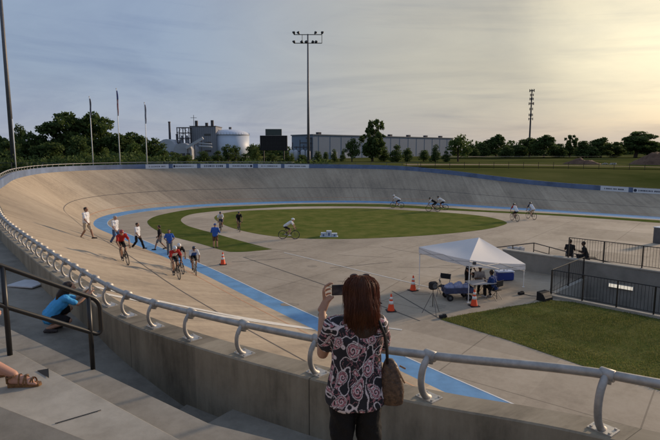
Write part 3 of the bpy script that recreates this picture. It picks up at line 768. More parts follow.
def skin(t=0): return mat('skin_%d' % t, [(.42, .24, .165), (.30, .165, .11), (.10, .055, .035)][t], .55, .06, 20)
def cloth(name, c): return mat('cloth_'+name, c, .85, .12, 9, .3, 120)
def person(name, label, loc, rz, J, top, bot, skin_t=0, hair=(.03, .02, .015), long_sleeve=False, shorts=True, shoes=(.02, .02, .022), helmet=None, longhair=False, female=False, vox=.012, group=None, scale=1.0, extra=None, wide=1.0, cat='person', top2=None, tilt=(0, 0), hat=None):
    root = thing(name, label, cat, loc, rz, group); root.scale = (scale*wide,)*2+(scale,); root.rotation_euler = (tilt[0], tilt[1], rz)
    J = {k: Vector(v) for k, v in J.items()}
    hip, ch, nk = J['hip'], J['chest'], J['neck']; fw = J.get('face', Vector((0, 1, 0)))
    shl, shr, hl, hrr = J['shL'], J['shR'], J['hpL'], J['hpR']
    b = B()
    sw = (shr-shl).length
    def torso(b, g=0, lowz=1.0):
        b.cap(hip+Vector((-.06, 0, 0)), hip+Vector((.06, 0, 0)), .105+g, .105+g)
        for sg, sh_ in ((-1, shl), (1, shr)):
            b.cap(hip+Vector((.055*sg, 0, .03)), ch.lerp(sh_, .38), .098+g, .108+g)
        b.cap(shl, shr, .062+g, .062+g); b.cap(ch, nk, .09+g, .055+g*.6)
    torso(b)
    b.cap(nk, J['head']-Vector((0, 0, .04)), .052, .05)
    head(b, J['head'], fw)
    for s_ in 'LR':
        sg = -1 if s_ == 'L' else 1
        b.cap(J['sh'+s_], J['el'+s_], .047, .037); b.cap(J['el'+s_], J['wr'+s_], .037, .025)
        b.cap(J['hp'+s_], J['kn'+s_], .082, .053); kn, an = J['kn'+s_], J['an'+s_]; cf = kn.lerp(an, .35); b.cap(kn, cf, .05, .052); b.cap(cf, an, .052, .034)
        hd = (J['wr'+s_]-J['el'+s_]).normalized(); hd = J.get('hd'+s_, hd)
        hand(b, J['wr'+s_], hd, J.get('pn'+s_, Vector((-sg, .3, 0))), J.get('ts'+s_, sg), J.get('curl', Vector((.45,0,0)))[0])
    blob(b, 'body', skin(skin_t), root, vox=.0085 if vox < .011 else .0095)
    b = B(); torso(b, .016)
    for s_ in 'LR':
        a, e, w__ = J['sh'+s_], J['el'+s_], J['wr'+s_]
        if long_sleeve: b.cap(a, e, .062, .052); b.cap(e, e.lerp(w__, .92), .052, .038)
        else: b.cap(a, a.lerp(e, .72), .064, .06)
    if not J.get('tight'): b.cap(hip+Vector((-.05, 0, -.03)), hip+Vector((.05, 0, -.03)), .125, .125)
    sh_o = blob(b, 'shirt', top, root, vox=vox)
    if top2: # contrasting yoke or panels, own mesh
        b = B(); b.cap(shl, shr, .085, .085); 
        for s_ in 'LR': b.cap(J['sh'+s_], J['sh'+s_].lerp(J['el'+s_], .74), .07, .066)
        blob(b, 'sleeves', top2, root, vox=vox)
    b = B(); b.cap(hip+Vector((-.06, 0, -.01)), hip+Vector((.06, 0, -.01)), .12, .12)
    for s_ in 'LR':
        h_, k_, a_ = J['hp'+s_], J['kn'+s_], J['an'+s_]
        if shorts: b.cap(h_, h_.lerp(k_, .86), .1, .078 if not J.get('tight') else .062)
        else: b.cap(h_, k_, .098, .07); b.cap(k_, k_.lerp(a_, .93), .07, .058)
    blob(b, 'shorts' if shorts else 'trousers', bot, root, vox=vox)
    for s_ in 'LR':
        b = B(); a_, t_ = J['an'+s_], J['to'+s_]; dn_ = (t_-a_); dn_.z = 0; dn_ = dn_.normalized() if dn_.length > .02 else Vector((0, 1, 0))
        sole = t_.z
        hl_ = Vector((a_.x, a_.y, a_.z-.05))-dn_*.045
        b.cap(hl_, a_+Vector((0, 0, -.02)), .038, .042); b.cap(hl_, t_, .036, .036); b.cap(a_+Vector((0, 0, -.03)), t_, .042, .032)
        blob(b, 'shoe', mat('shoe_%.2f' % shoes[0], shoes, .6), root, vox=.012)
    c = J['head']; R = None; fwn = fw.normalized()
    if helmet is not None:
        b = B(); b.ell(c+Vector((0, 0, .05))-fwn*.012, (.1, .135, .098), 16, 10, Matrix((fwn.cross(Vector((0, 0, 1))).normalized(), fwn, fwn.cross(Vector((0, 0, 1))).normalized().cross(fwn))).transposed())
        b2 = B(); kv = {}
        hz = c.z+.012
        for f in b.f:
            if all(b.v[i][2] > hz-.02 for i in f): b2.f.append(f)
        b2.v = b.v; b2.build('helmet', mat('helmet_%.2f%.2f' % (helmet[0], helmet[2]), helmet, .3, spec=.6), root, smooth=True)
    elif hat is not None:
        b = B(); b.ell(c+Vector((0, 0, .055)), (.09, .105, .075), 14, 8); b.ell(c+Vector((0, 0, .05))+fwn*.11, (.065, .07, .01), 12, 6)
        blob(b, 'cap', hat, root, vox=.01)
    else:
        b = B(); b.ell(c+Vector((0, 0, .04))-fwn*.022, (.086, .096, .09), 14, 10); b.ell(c-Vector((0, 0, .02))-fwn*.05, (.07, .05, .07), 12, 8)
        if longhair: b.cap(c-fwn*.05, c-fwn*.11-Vector((0, 0, .20)), .088, .068); b.cap(c-fwn*.11-Vector((0, 0, .20)), c-fwn*.12-Vector((0, 0, .36)), .068, .03)
        blob(b, 'hair', mat('hair_%.3f' % hair[0], hair, .5, .2, 30), root, vox=.01)
    if extra: extra(root, J)
    return root
def stand_pose(stride=.0, armswing=.0, lean=0, fa=(0, 1, 0), arms=None):
    s = stride; hz = .93-.28*s*s
    J = dict(hip=(0, 0, hz), chest=(0, .02+lean, hz+.38), neck=(0, .015+lean*1.2, hz+.53), head=(0, .04+lean*1.35, hz+.70), face=fa,
             shL=(-.165, lean, hz+.47), shR=(.165, lean, hz+.47), hpL=(-.09, 0, hz-.02), hpR=(.09, 0, hz-.02))
    a = armswing
    J.update(elL=(-.235, lean-.5*a, hz+.19), wrL=(-.24, lean-.55*a+.10, hz-.04), elR=(.235, lean+.45*a, hz+.19), wrR=(.23, lean+.85*a+.06, hz-.0))
    J.update(knL=(-.09, s*.52+.03, .5), anL=(-.09, s*.95, .085), toL=(-.10, s*.95+.17, .05 if s else .035), knR=(.09, -s*.18+.03, .49), anR=(.09, -s*.92, .085+.12*s), toR=(.10, -s*.92+.15, .036))
    if s == 0: J.update(knL=(-.1, .02, .5), anL=(-.11, 0, .085), toL=(-.13, .15, .036), knR=(.1, .02, .5), anR=(.11, 0, .085), toR=(.13, .15, .036))
    if arms: J.update(arms)
    return J
def hdg(dx, dy): return math.atan2(-dx, dy)     # rz so that local +y points along (dx,dy)
def place(px, py): return hit(px, py)
W_ = cloth('white', (.68, .69, .72)); KH = cloth('khaki', (.42, .36, .28)); NV_ = cloth('navy', (.02, .03, .07)); BK = cloth('black', (.013, .013, .015))
BL = cloth('royal_blue', (.035, .11, .42)); JN = cloth('denim', (.07, .11, .22)); RD = cloth('red', (.42, .025, .02)); BR = cloth('brown', (.13, .07, .04)); GY = cloth('grey', (.15, .15, .16))
person('person', 'man in a white polo and khaki shorts striding alone up on the banking', place(87,239), hdg(1, -.1), stand_pose(.27, .2), W_, KH, 1, scale=.94, wide=1.15)
person('person', 'grey haired man in a white shirt and blue jeans walking over the blue band', place(116,244), hdg(1, -.35), stand_pose(.28, .18), W_, JN, 0, hair=(.35, .35, .36), shorts=False, scale=.94, wide=1.15)
person('person', 'person in a white shirt and long black trousers walking on the blue band', place(138,249), hdg(1, -.2), stand_pose(.33, .2), W_, BK, 1, shorts=False, scale=.94, wide=1.15)
person('person', 'man in a black shirt and dark shorts walking at the blue band', place(160.5,249.5), hdg(-1, -.3), stand_pose(.33, .1), BK, GY, 1, scale=.94, wide=1.15)
person('person', 'woman in a blue shirt and grey trousers standing beside the blue band', place(170,254.5), hdg(.3, -1), stand_pose(0, 0, arms=dict(elL=(-.29, -.03, 1.12), wrL=(-.16, .08, .97), elR=(.29, -.03, 1.12), wrR=(.16, .08, .97))), BL, GY, 1, shorts=False, longhair=True, scale=.9, wide=1.15)
person('person', 'man in a long sleeved blue shirt and brown shorts standing on the crescent lawn', place(215.5,248), hdg(.1, 1), stand_pose(0, 0, arms=dict(elL=(-.27, .06, 1.12), wrL=(-.12, .24, 1.16), elR=(.27, .06, 1.12), wrR=(.12, .24, 1.16))), BL, BR, 0, long_sleeve=True, hat=mat('cap_blue', (.05, .1, .3), .8), scale=.94, wide=1.15)

# ---------- bicycles and riders
def wheel(parent, y, R_=.335):
    b = B(); ring_ = [(0, y+R_*math.cos(a), R_+R_*math.sin(a)) for a in np.linspace(0, 2*PI, 33)[:-1]]
    b.tube(ring_, .014, 8, closed=True); wh = b.build('wheel', M_dark, parent, smooth=True)
    b = B(); r2 = [(0, y+(R_-.026)*math.cos(a), R_+(R_-.026)*math.sin(a)) for a in np.linspace(0, 2*PI, 33)[:-1]]; b.tube(r2, .014, 6, closed=True)
    b.tube([(-.04, y, R_), (.04, y, R_)], .02, 8)
    for a in np.linspace(0, 2*PI, 17)[:-1]: b.tube([(.015*(-1)**int(a*8/PI), y, R_), (0, y+(R_-.02)*math.cos(a), R_+(R_-.02)*math.sin(a))], .0022, 4)
    b.build('rim', mat('rim_alloy', (.10, .10, .11), .4, metal=.5), wh, smooth=True)
def bicycle(label, loc, rz, frame_col, tilt=(0, 0), group='track bicycles under their riders'):
    t = thing('bicycle', label, 'bicycle', loc, rz, group); t.rotation_euler = (tilt[0], tilt[1], rz)
    bb = (0, -.08, .28); ra = (0, -.49, .335); fa = (0, .49, .335); hd_ = (0, .36, .80); hd2 = (0, .395, .67); sc = (0, -.26, .82)
    b = B(); b.tube([sc, hd_], .016); b.tube([bb, hd2], .02); b.tube([bb, sc, (0, -.29, .93)], [.018, .018, .014]); b.tube([hd_, hd2], .02)
    for sx in (-1, 1): b.tube([(.035*sx, ra[1], ra[2]), (.01*sx, sc[1], sc[2]-.02)], .009, 6); b.tube([(.035*sx, ra[1], ra[2]), (.02*sx, bb[1], bb[2])], .010, 6); b.tube([(.02*sx, .40, .66), (.045*sx, fa[1], fa[2])], .012, 6)
    b.build('frame', mat('frame_%.2f%.2f' % (frame_col[0], frame_col[2]), frame_col, .3, spec=.6), t, smooth=True)
    wheel(t, -.49); wheel(t, .49)
    b = B(); b.ell((0, -.36, .95), (.065, .07, .028), 10, 6); b.cap((0, -.33, .95), (0, -.17, .952), .035, .018); b.build('saddle', M_dark, t, smooth=True)
    b = B(); b.tube([hd_, (0, .39, .86), (0, .46, .87)], .014); b.tube([(-.2, .46, .87), (.2, .46, .87)], .013)
    for sx in (-1, 1): b.tube([(.2*sx, .46, .87), (.205*sx, .54, .87), (.21*sx, .575, .82), (.21*sx, .55, .755), (.21*sx, .47, .735)], .013)
    b.build('handlebar', M_dark, t, smooth=True)
    b = B(); b.tube([(-.07, -.08, .28), (.07, -.08, .28)], .015); b.tube([(.06, -.08, .28), (.07, -.08+.165, .255)], .011); b.tube([(-.06, -.08, .28), (-.07, -.08-.165, .305)], .011)

    b.tube([(.045, -.08+.09*math.cos(a), .28+.09*math.sin(a)) for a in np.linspace(0, 2*PI, 21)[:-1]], .005, 5, closed=True)
    b.box((.115, .085, .25), (.08, .07, .02)); b.box((-.115, -.245, .30), (.08, .07, .02))
    b.build('crank', mat('crank_alloy', (.3, .3, .32), .35, metal=.7), t); return t
def ride_pose(up=0.0, f=0.0):
    """up 0 = low on the drops, 1 = hands on the tops, upright"""
    sz = 1.29+.17*up; sy = .26-.17*up; hz = 1.0
    hy = .56-.10*up; hzz = .80+.07*up
    J = dict(hip=(0, -.31, hz), chest=(0, sy-.12, sz-.06), neck=(0, sy+.03, sz+.04), head=(0, sy+.15-.05*up, sz+.14+.03*up), face=(0, 1, -.18+.1*up),
        shL=(-.165, sy, sz), shR=(.165, sy, sz), hpL=(-.085, -.31, hz-.02), hpR=(.085, -.31, hz-.02),
        elL=(-.25, sy+.17, sz-.24), elR=(.25, sy+.17, sz-.24), wrL=(-.205, hy-.07, hzz+.03), wrR=(.205, hy-.07, hzz+.03),
        knL=(-.10, .09, .70), anL=(-.11, -.29, .385), toL=(-.115, -.18, .35), knR=(.10, .14, .76), anR=(.11, .03, .34), toR=(.115, .14, .30),
        hdL=(.1, .8, -.35), hdR=(-.1, .8, -.35), pnL=(.5, 0, -1), pnR=(-.5, 0, -1), curl=(1.15, 0, 0), tight=(1, 0, 0))
    return J
def cyclist(px, py, h, up, top, top2, bot, helmet, lab, blab, fc, skin_t=0, tilt=None, scale=.95, ls=False):
    p = place(px, py); rz = hdg(*h)
    bk = bicycle(blab, p, rz, fc, tilt or (0, 0)); bk.scale = (scale,)*3
    person('person', lab, p, rz, ride_pose(up), top, bot, skin_t, helmet=helmet, group=None, top2=top2, tilt=tilt or (0, 0), shoes=(.7, .7, .7) if helmet[0] > .5 else (.02, .02, .022), long_sleeve=ls, scale=scale)
YE = cloth('yellow', (.6, .45, .05))
HS = (.61, -.79)
cyclist(125.5,263.5, (.55, -.8), .2, RD, None, BK, (.25, .02, .02), 'cyclist in a red jersey and black shorts riding alone on the banking', 'black track bicycle under the lone rider in red', (.02, .02, .02), 0, (0, .12))
cyclist(176.5,277.5, (.5, -.85), .0, W_, RD, BK, (.5, .55, .62), 'cyclist in a white jersey with red sleeves crouched low over the bars', 'black bicycle of the rider with red sleeves', (.03, .03, .03), 0, (0, .08))
cyclist(180.5,272, (.5, -.85), .0, BK, None, BK, (.6, .6, .62), 'cyclist in dark kit half hidden behind the rider with red sleeves', 'dark bicycle half hidden behind the front rider', (.02, .02, .02), 1, (0, .08))
cyclist(195,274.5, (.35, -.93), .1, BL, W_, BK, (.03, .03, .05), 'cyclist in a blue and white jersey riding on the blue band', 'white framed bicycle on the blue band by the traffic cone', (.6, .65, .6), 1, (0, .03))
cyclist(221,231, (.15, -1), .6, W_, None, NV_, (.02, .03, .05), 'cyclist in white sitting upright on the path behind the man in blue', 'bicycle coming round the curved path beside the crescent lawn', (.02, .02, .05), 1)
cyclist(239,231, (.3, -1), .6, BK, None, BK, (.02, .02, .02), 'cyclist all in black on the path at the left tip of the oval lawn', 'black bicycle under the rider all in black', (.02, .02, .02), 1)
cyclist(289,239, (1, -.05), .35, W_, None, BK, (.8, .8, .8), 'cyclist in a white jersey and white helmet riding along the oval lawn', 'bicycle seen side on at the edge of the oval lawn', (.03, .05, .03), 0)
cyclist(397,208, (-1, .2), .0, W_, None, NV_, (.75, .75, .75), 'cyclist in white and navy alone on the far strip of grass', 'bicycle alone on the far side of the oval lawn', (.02, .02, .06), 0)
cyclist(433,211.5, (-1, .3), .1, BK, W_, BK, (.02, .02, .02), 'leading rider of the far pair in black with white sleeves', 'leading bicycle of the far pair beyond the lawn', (.3, .3, .3), 1)
cyclist(441,210, (-1, .25), .2, W_, None, BK, (.03, .03, .03), 'trailing rider of the far pair in a white jersey', 'trailing bicycle of the far pair beyond the lawn', (.02, .02, .02), 1)
cyclist(514.5,221, (-.2, 1), .7, W_, RD, BK, (.03, .03, .03), 'cyclist in a white top with red arms at the right tip of the oval lawn', 'bicycle ridden away past the right tip of the oval lawn', (.02, .02, .02), 0)
cyclist(531,219, (-.3, 1), .6, W_, NV_, KH, (.03, .03, .03), 'cyclist in white and navy rightmost on the infield', 'rightmost bicycle on the infield', (.02, .02, .02), 1)
# ------------------------------------------------------------------ cones
M_or = mat('cone_orange', (.75, .075, .02), .55, .08, 6); M_refl = mat('cone_reflective', (.75, .74, .72), .35, .08, 10)
def cone(p, lab, rz=0):
    t = thing('traffic_cone', lab, 'traffic cone', p, rz, 'orange traffic cones on the infield')
    def rad(z): return .145+(.028-.145)*(z-.03)/.68
    b = B(); b.box((0, 0, .014), (.40, .40, .028), bev=.008); b.build('base', M_dark, t)
    b = B(); b.lathe([(rad(.03)+.01, .028), (rad(.05), .05), (rad(.68), .68), (.02, .715), (.012, .705)], 18); b.build('cone_body', M_or, t, smooth=True)
    for z0, z1 in ((.30, .43), (.50, .60)):
        b = B(); b.lathe([(rad(z0)-.004, z0), (rad(z0)+.003, z0+.001), (rad(z1)+.003, z1-.001), (rad(z1)-.004, z1)], 18); b.build('reflective_band', M_refl, t, smooth=True)
cone(at(223,264.5), 'traffic cone standing alone at the point of the crescent lawn', .3)
cone(at(391,311), 'traffic cone nearest to the photographing woman', .1)
cone(at(413,290.5), 'traffic cone behind the tripod, farthest of those near the tent', .5)
cone(at(474,306), 'traffic cone with two white bands at the front leg of the tent', .2)
cone(at(376,303), 'traffic cone mostly hidden behind the hair of the photographing woman', .4)

# ------------------------------------------------------------------ canopy tent
tL = at(418,289); tF = at(468,303); dF = (tL-tF); nFR = Vector((-dF.y, dF.x, 0)).normalized()
if nFR.x < 0: nFR = -nFR
tR = tF+nFR*4.3; tB = tL+nFR*4.3
t = thing('canopy_tent', 'white pop-up canopy tent with a sloping peaked top on thin legs', 'tent', tF)
org = tF; zL, zF, zR, zB = 2.02, 1.88, 1.12, 1.5
cor = [tL+up*zL, tF+up*zF, tR+up*zR, tB+up*zB]; apx = atd(479, 237.5, 24.3)
M_tent = bpy.data.materials.new('tent_fabric'); M_tent.use_nodes = True
_t = M_tent.node_tree; _b = _t.nodes['Principled BSDF']; _b.inputs['Base Color'].default_value = (.80, .81, .84, 1); _b.inputs['Roughness'].default_value = .75
_tr = _t.nodes.new('ShaderNodeBsdfTranslucent'); _tr.inputs[0].default_value = (.7, .7, .72, 1); _ms = _t.nodes.new('ShaderNodeMixShader'); _ms.inputs[0].default_value = .32
_t.links.new(_b.outputs[0], _ms.inputs[1]); _t.links.new(_tr.outputs[0], _ms.inputs[2]); _t.links.new(_ms.outputs[0], _t.nodes['Material Output'].inputs[0])
b = B(); n = 14
for e in range(4):
    a, c = cor[e], cor[(e+1) % 4]; k0 = len(b.v)
    for i in range(n+1):
        for j in range(n+1):
            u = i/n; v = j/n; p = apx.lerp(a.lerp(c, u), v)
            sag = -.10*math.sin(PI*v)*math.sin(PI*u)-.05*math.sin(PI*u)*v*v
            sag += .012*noise.noise(p*2.5)*min(1, 4*u*(1-u))*v
            b.v.append((p.x, p.y, p.z+sag))
    for i in range(n):
        for j in range(n): q = k0+i*(n+1)+j; b.f.append((q, q+1, q+n+2, q+n+1))
o = b.build('canopy', M_tent, t, org=org, smooth=True)
b = B()
for e in range(4):
    a, c = cor[e], cor[(e+1) % 4]; k0 = len(b.v)
    for i in range(n+1):
        u = i/n; p = a.lerp(c, u); sg = -.05*math.sin(PI*u); wv = .012*math.sin(u*23+e)
        outn = Vector(((c-a).y, -(c-a).x, 0)).normalized()
        b.v += [(p.x, p.y, p.z+sg), (p.x+outn.x*wv, p.y+outn.y*wv, p.z+sg-.28)]
    for i in range(n): q = k0+2*i; b.f.append((q, q+1, q+3, q+2))
b.build('valance', M_tent, t, org=org, smooth=True)
for a, z in ((tL, zL), (tF, zF), (tR, zR), (tB, zB)):
    b = B(); inn = (apx-a); inn.z = 0; p = a+inn.normalized()*.05; b.tube([p+up*.015, p+up*(z-.03)], .017, 6); b.box(p+up*.008, (.11, .11, .012)); b.tube([p+up*(z*.55), p+up*(z-.03)], .022, 6)
    b.build('leg', M_white, t, org=org)
b = B()
for e in range(4):
    a, c = cor[e]-up*.06, cor[(e+1) % 4]-up*.06; m1 = a.lerp(c, .5)
    b.tube([a, m1-up*.25], .011, 5); b.tube([a-up*.3, m1], .011, 5); b.tube([c, m1-up*.25], .011, 5); b.tube([c-up*.3, m1], .011, 5)
b.build('truss', mat('truss_grey', (.4, .4, .41), .5, metal=.4), t, org=org)
b = B(); pl = cor[1].lerp(cor[2], .045); ql = cor[1].lerp(cor[2], .10); no = Vector(((cor[2]-cor[1]).y, -(cor[2]-cor[1]).x, 0)).normalized()*.03
b.add([pl+no-up*.06, ql+no-up*.06, ql+no-up*.19, pl+no-up*.19], [(0, 1, 2, 3)]); b.build('emblem_patch', mat('emblem_ink', (.03, .04, .06), .7), t, org=org)

# table with cloths, people at it
ctr = at(482, 298); tdir = hdg(.62, .78)
t = thing('folding_table', 'grey topped folding table under the white tent', 'table', ctr, math.radians(12))
B().box((0, 0, .72), (1.35, .74, .035), bev=.01).build('tabletop', mat('table_grey', (.42, .41, .41), .5, .05, 5), t)
for sx in (-1, 1): b = B(); b.tube([(sx*.55, -.3, 0), (sx*.5, -.3, .70)], .014); b.tube([(sx*.55, .3, 0), (sx*.5, .3, .70)], .014); b.tube([(sx*.54, -.3, .12), (sx*.54, .3, .12)], .01); b.build('leg', M_pole, t)
# utility wagon loaded with bags, left of the table
wp = at(457, 299); wa = math.radians(6)
t = thing('utility_wagon', 'low utility wagon with black wheels carrying bags, left of the front tent leg', 'wagon', wp, wa)
b = B(); b.box((0, 0, .34), (1.25, .6, .04)); b.box((0, -.3, .46), (1.25, .025, .22)); b.box((0, .3, .46), (1.25, .025, .22)); b.box((-.62, 0, .46), (.025, .6, .22)); b.box((.62, 0, .46), (.025, .6, .22)); b.build('tray', mat('wagon_blue', (.05, .06, .12), .6, .3, 6), t)
for sx in (-1, 1):
    for sy in (-1, 1):
        b = B(); b.tube([(sx*.42-.0, sy*.27, .14), (sx*.42, sy*.34, .14)], .14, 18); w_o = b.build('wheel', M_dark, t); B().tube([(sx*.42, sy*.262, .14), (sx*.42, sy*.345, .14)], .06, 12).build('hub', M_pole, w_o)
b = B(); b.tube([(-.62, 0, .35), (-.78, 0, .8), (-.8, .15, .86), (-.8, -.15, .86)], .014); b.build('pull_handle', M_blackm, t)
M_bag = mat('bag_lavender', (.26, .28, .42), .8, .25, 9, .4, 20)
for q, (x, y, rx, ry, rz_, lab) in enumerate(((-.36, 0, .25, .24, .17, 'left pale blue bag heaped on the wagon'), (.02, -.02, .24, .25, .2, 'middle pale blue bag heaped on the wagon'), (.37, .03, .22, .22, .15, 'right pale blue bag heaped on the wagon'))):
    b = B(); b.ell((0, 0, 0), (rx, ry, rz_), 14, 10); b.ell((.06, .05, .08), (rx*.6, ry*.7, rz_*.8), 10, 8); b.cap((-.1, -.05, .1), (-.02, -.1, .2), .07, .03)
    o = blob(b, 'bag', M_bag, None, vox=.02, smooth=4); o.location = wp+Matrix.Rotation(wa, 3, 'Z')@Vector((x, y, .36+rz_)); prop(o, lab, 'bag', 'bags on the wagon')
# folding chair with black back, left of wagon
cp = at(447, 297.5); t = thing('folding_chair', 'empty folding chair with a black back at the left end of the tent', 'chair', cp+Vector((-.1, .25, 0)), math.radians(150))
B().box((0, 0, .45), (.44, .42, .03), bev=.008).build('seat', M_dark, t); B().box((0, -.24, .86), (.46, .03, .24), bev=.008).build('backrest', M_dark, t)
for sx in (-1, 1): B().tube([(sx*.23, .28, 0), (sx*.23, -.26, .98)], .013).build('leg', M_pole, t); B().tube([(sx*.21, -.26, 0), (sx*.21, .18, .45)], .013).build('leg', M_pole, t)
# cooler
kp = at(504, 280); t = thing('cooler', 'blue cooler box with a white lid under the low side of the tent', 'cooler', kp, math.radians(8))
B().box((0, 0, .22), (.85, .45, .40), bev=.03).build('box', mat('cooler_blue', (.025, .05, .25), .45), t)
ld = B().box((0, 0, .455), (.88, .48, .07), bev=.025).build('lid', mat('cooler_lid', (.45, .52, .68), .5), t)
b = B(); b.tube([(-.44, 0, .25), (-.48, 0, .38), (-.44, 0, .42)], .014); b.tube([(.44, 0, .25), (.48, 0, .38), (.44, 0, .42)], .014); b.build('handle', M_white, t)
b = B(); 
for k in range(4): b.lathe([(.03, 0), (.034, .02), (.034, .14), (.012, .19), (.012, .21)], 10, (0, 0, 0)) if k == 0 else None
for k, (x, y) in enumerate(((-.25, .05), (-.05, -.08), (.16, .06))):
    o = B().lathe([(.033, 0), (.035, .02), (.035, .14), (.013, .19), (.013, .215)], 10).build('bottle', mat('bottle_clear', (.5, .55, .6), .2), smooth=True); o.location = kp+Vector((x, y, .49)); prop(o, 'small drink bottle standing on the lid of the blue cooler', 'bottle', 'bottles on the cooler')
def sit_pose(lean=.0, arm=0):
    hz = .50
    return dict(hip=(0, 0, hz+.02), chest=(0, .06+lean, hz+.34), neck=(0, .07+lean*1.2, hz+.48), head=(0, .10+lean*1.35, hz+.65), face=(0, 1, -.15),
        shL=(-.165, .05+lean, hz+.42), shR=(.165, .05+lean, hz+.42), hpL=(-.1, 0, hz), hpR=(.1, 0, hz), elL=(-.24, .12+lean, hz+.18), wrL=(-.15, .38, hz+.25), elR=(.24, .12+lean, hz+.18), wrR=(.15, .38, hz+.25),
        knL=(-.13, .42, .50), anL=(-.13, .40, .085), toL=(-.14, .56, .036), knR=(.13, .42, .50), anR=(.12, .30, .085), toR=(.13, .45, .036), pnL=(0, 0, -1), pnR=(0, 0, -1))
def chair(p, rz, lab):
    t = thing('folding_chair', lab, 'chair', p, rz)
    B().box((0, .0, .42), (.44, .42, .03), bev=.008).build('seat', M_dark, t); B().box((0, -.25, .74), (.44, .03, .26), bev=.008).build('backrest', M_dark, t)
    for sx in (-1, 1): B().tube([(sx*.22, .26, 0), (sx*.22, -.26, .88)], .012).build('leg', M_pole, t); B().tube([(sx*.2, -.26, 0), (sx*.2, .18, .42)], .012).build('leg', M_pole, t)
pa = at(478, 294); pb = at(491, 299)
pa = pa+Vector((.1, .35, 0)); pb = pb+Vector((.15, .0, 0))
chair(pa, hdg(.1, -1), 'folding chair behind the table under the person in the grey top'); chair(pb, hdg(-.6, .8), 'folding chair at the right of the table under the person in blue')
person('person', 'person in a grey top seated behind the table facing the stands', pa, hdg(.1, -1), sit_pose(.05), cloth('lightgrey', (.32, .31, .31)), BK, 2, shorts=False)
person('person', 'person in a navy blue shirt seated at the right end of the table', pb, hdg(-.6, .8), sit_pose(.08), cloth('deepblue', (.02, .05, .17)), BK, 2, shorts=False, shoes=(.5, .5, .5))
person('person', 'person in dark clothes leaning over the table behind the tent leg', at(470, 293)+Vector((0, .5, 0)), hdg(.5, -1), stand_pose(0, 0, .12, (0, 1, 0), arms=dict(elL=(-.25, .22, 1.12), wrL=(-.2, .45, 1.0), elR=(.25, .22, 1.12), wrR=(.2, .45, 1.0))), BK, BK, 1, shorts=False, scale=.9)
# tripod with a dark speaker head
tp_ = at(432.5, 314); t = thing('tripod_speaker', 'small black loudspeaker on a spread tripod beside the tent', 'speaker', tp_, .4)
for k in range(3): a = 2*PI*k/3+.3; B().tube([(.42*math.cos(a), .42*math.sin(a), 0), (.03*math.cos(a), .03*math.sin(a), .85)], .012, 6).build('leg', M_pole, t)
B().tube([(0, 0, .3), (0, 0, 1.02)], .014, 8).build('pole', M_dark, t)
b = B(); b.box((0, 0, 1.17), (.34, .24, .32), bev=.05); hh = b.build('speaker_cabinet', M_dark, t)
b = B(); b.lathe([(.10, -.0), (.11, .005), (.09, .012), (.02, .004)], 18); g_ = b.build('grille', M_pole, t); g_.rotation_euler = (PI/2, 0, 0); g_.location = (0, -.122, 1.17)
def kit(p, lab, s=(.3, .16, .12), rz=0):
    b = B(); b.box((0, 0, s[2]/2), s, bev=.02); b.box((s[0]*.2, 0, s[2]+.015), (s[0]*.4, s[1]*.5, .03)); o = b.build('equipment_case', M_dark); o.location = p; o.rotation_euler = (0, 0, rz); prop(o, lab, 'case')
kit(at(443, 318), 'small black case on the slab just right of the tripod feet', rz=.3); kit(at(521, 294.5), 'small black box alone on the slab between tent and ramp fence', rz=.5)
t = thing('floor_monitor', 'black wedge shaped loudspeaker at the corner of the ramp fence', 'speaker', at(544.5, 300), math.radians(35))
B().add([(-.3, -.2, 0), (.3, -.2, 0), (.3, .2, 0), (-.3, .2, 0), (-.3, .2, .38), (.3, .2, .38), (.3, -.02, .36), (-.3, -.02, .36), (-.3, -.2, .1), (.3, -.2, .1)], [(3, 2, 1, 0), (2, 3, 4, 5), (5, 4, 7, 6), (6, 7, 8, 9), (9, 8, 0, 1), (0, 8, 7, 4, 3), (1, 2, 5, 6, 9)]).build('cabinet', M_dark, t)
B().add([(-.26, -.19, .125), (.26, -.19, .125), (.26, -.045, .34), (-.26, -.045, .34)], [(0, 1, 2, 3)]).build('grille', mat('grille_grey', (.05, .05, .05), .6), t).location = (0, -.012, .004)
# cable on the slab
b = B(); a = at(545, 298.5); c = at(522, 294); b.tube([a+up*.01, a.lerp(c, .3)+Vector((0, .1, .01)), a.lerp(c, .6)+Vector((0, -.05, .01)), c+up*.01], .01, 6); prop(b.build('cable', M_dark), 'thin black cable lying on the slab to the wedge loudspeaker', 'cable')

# ------------------------------------------------------------------ podium number boxes on the oval lawn
pc = at(329, 236.5)
t = thing('winners_podium', 'small white and blue stepped podium standing on the oval lawn', 'podium', pc, 0)
M_pw = mat('podium_white', (.55, .60, .68), .6, .15, 8); M_pb = mat('podium_blue', (.12, .17, .32), .6)
t.scale = (.8, .8, .72)
for k, (x, h) in enumerate(((-.52, .42), (0, .62), (.52, .36))):
    bx = B().box((x, 0, h/2), (.5, .5, h), bev=.015).build('block', M_pw, t)
    B().box((x, -.256, h*.45), (.16, .01, h*.5)).build('panel', M_pb, bx)
B().box((0, 0, .02), (1.7, .7, .04)).build('base', M_pw, t)

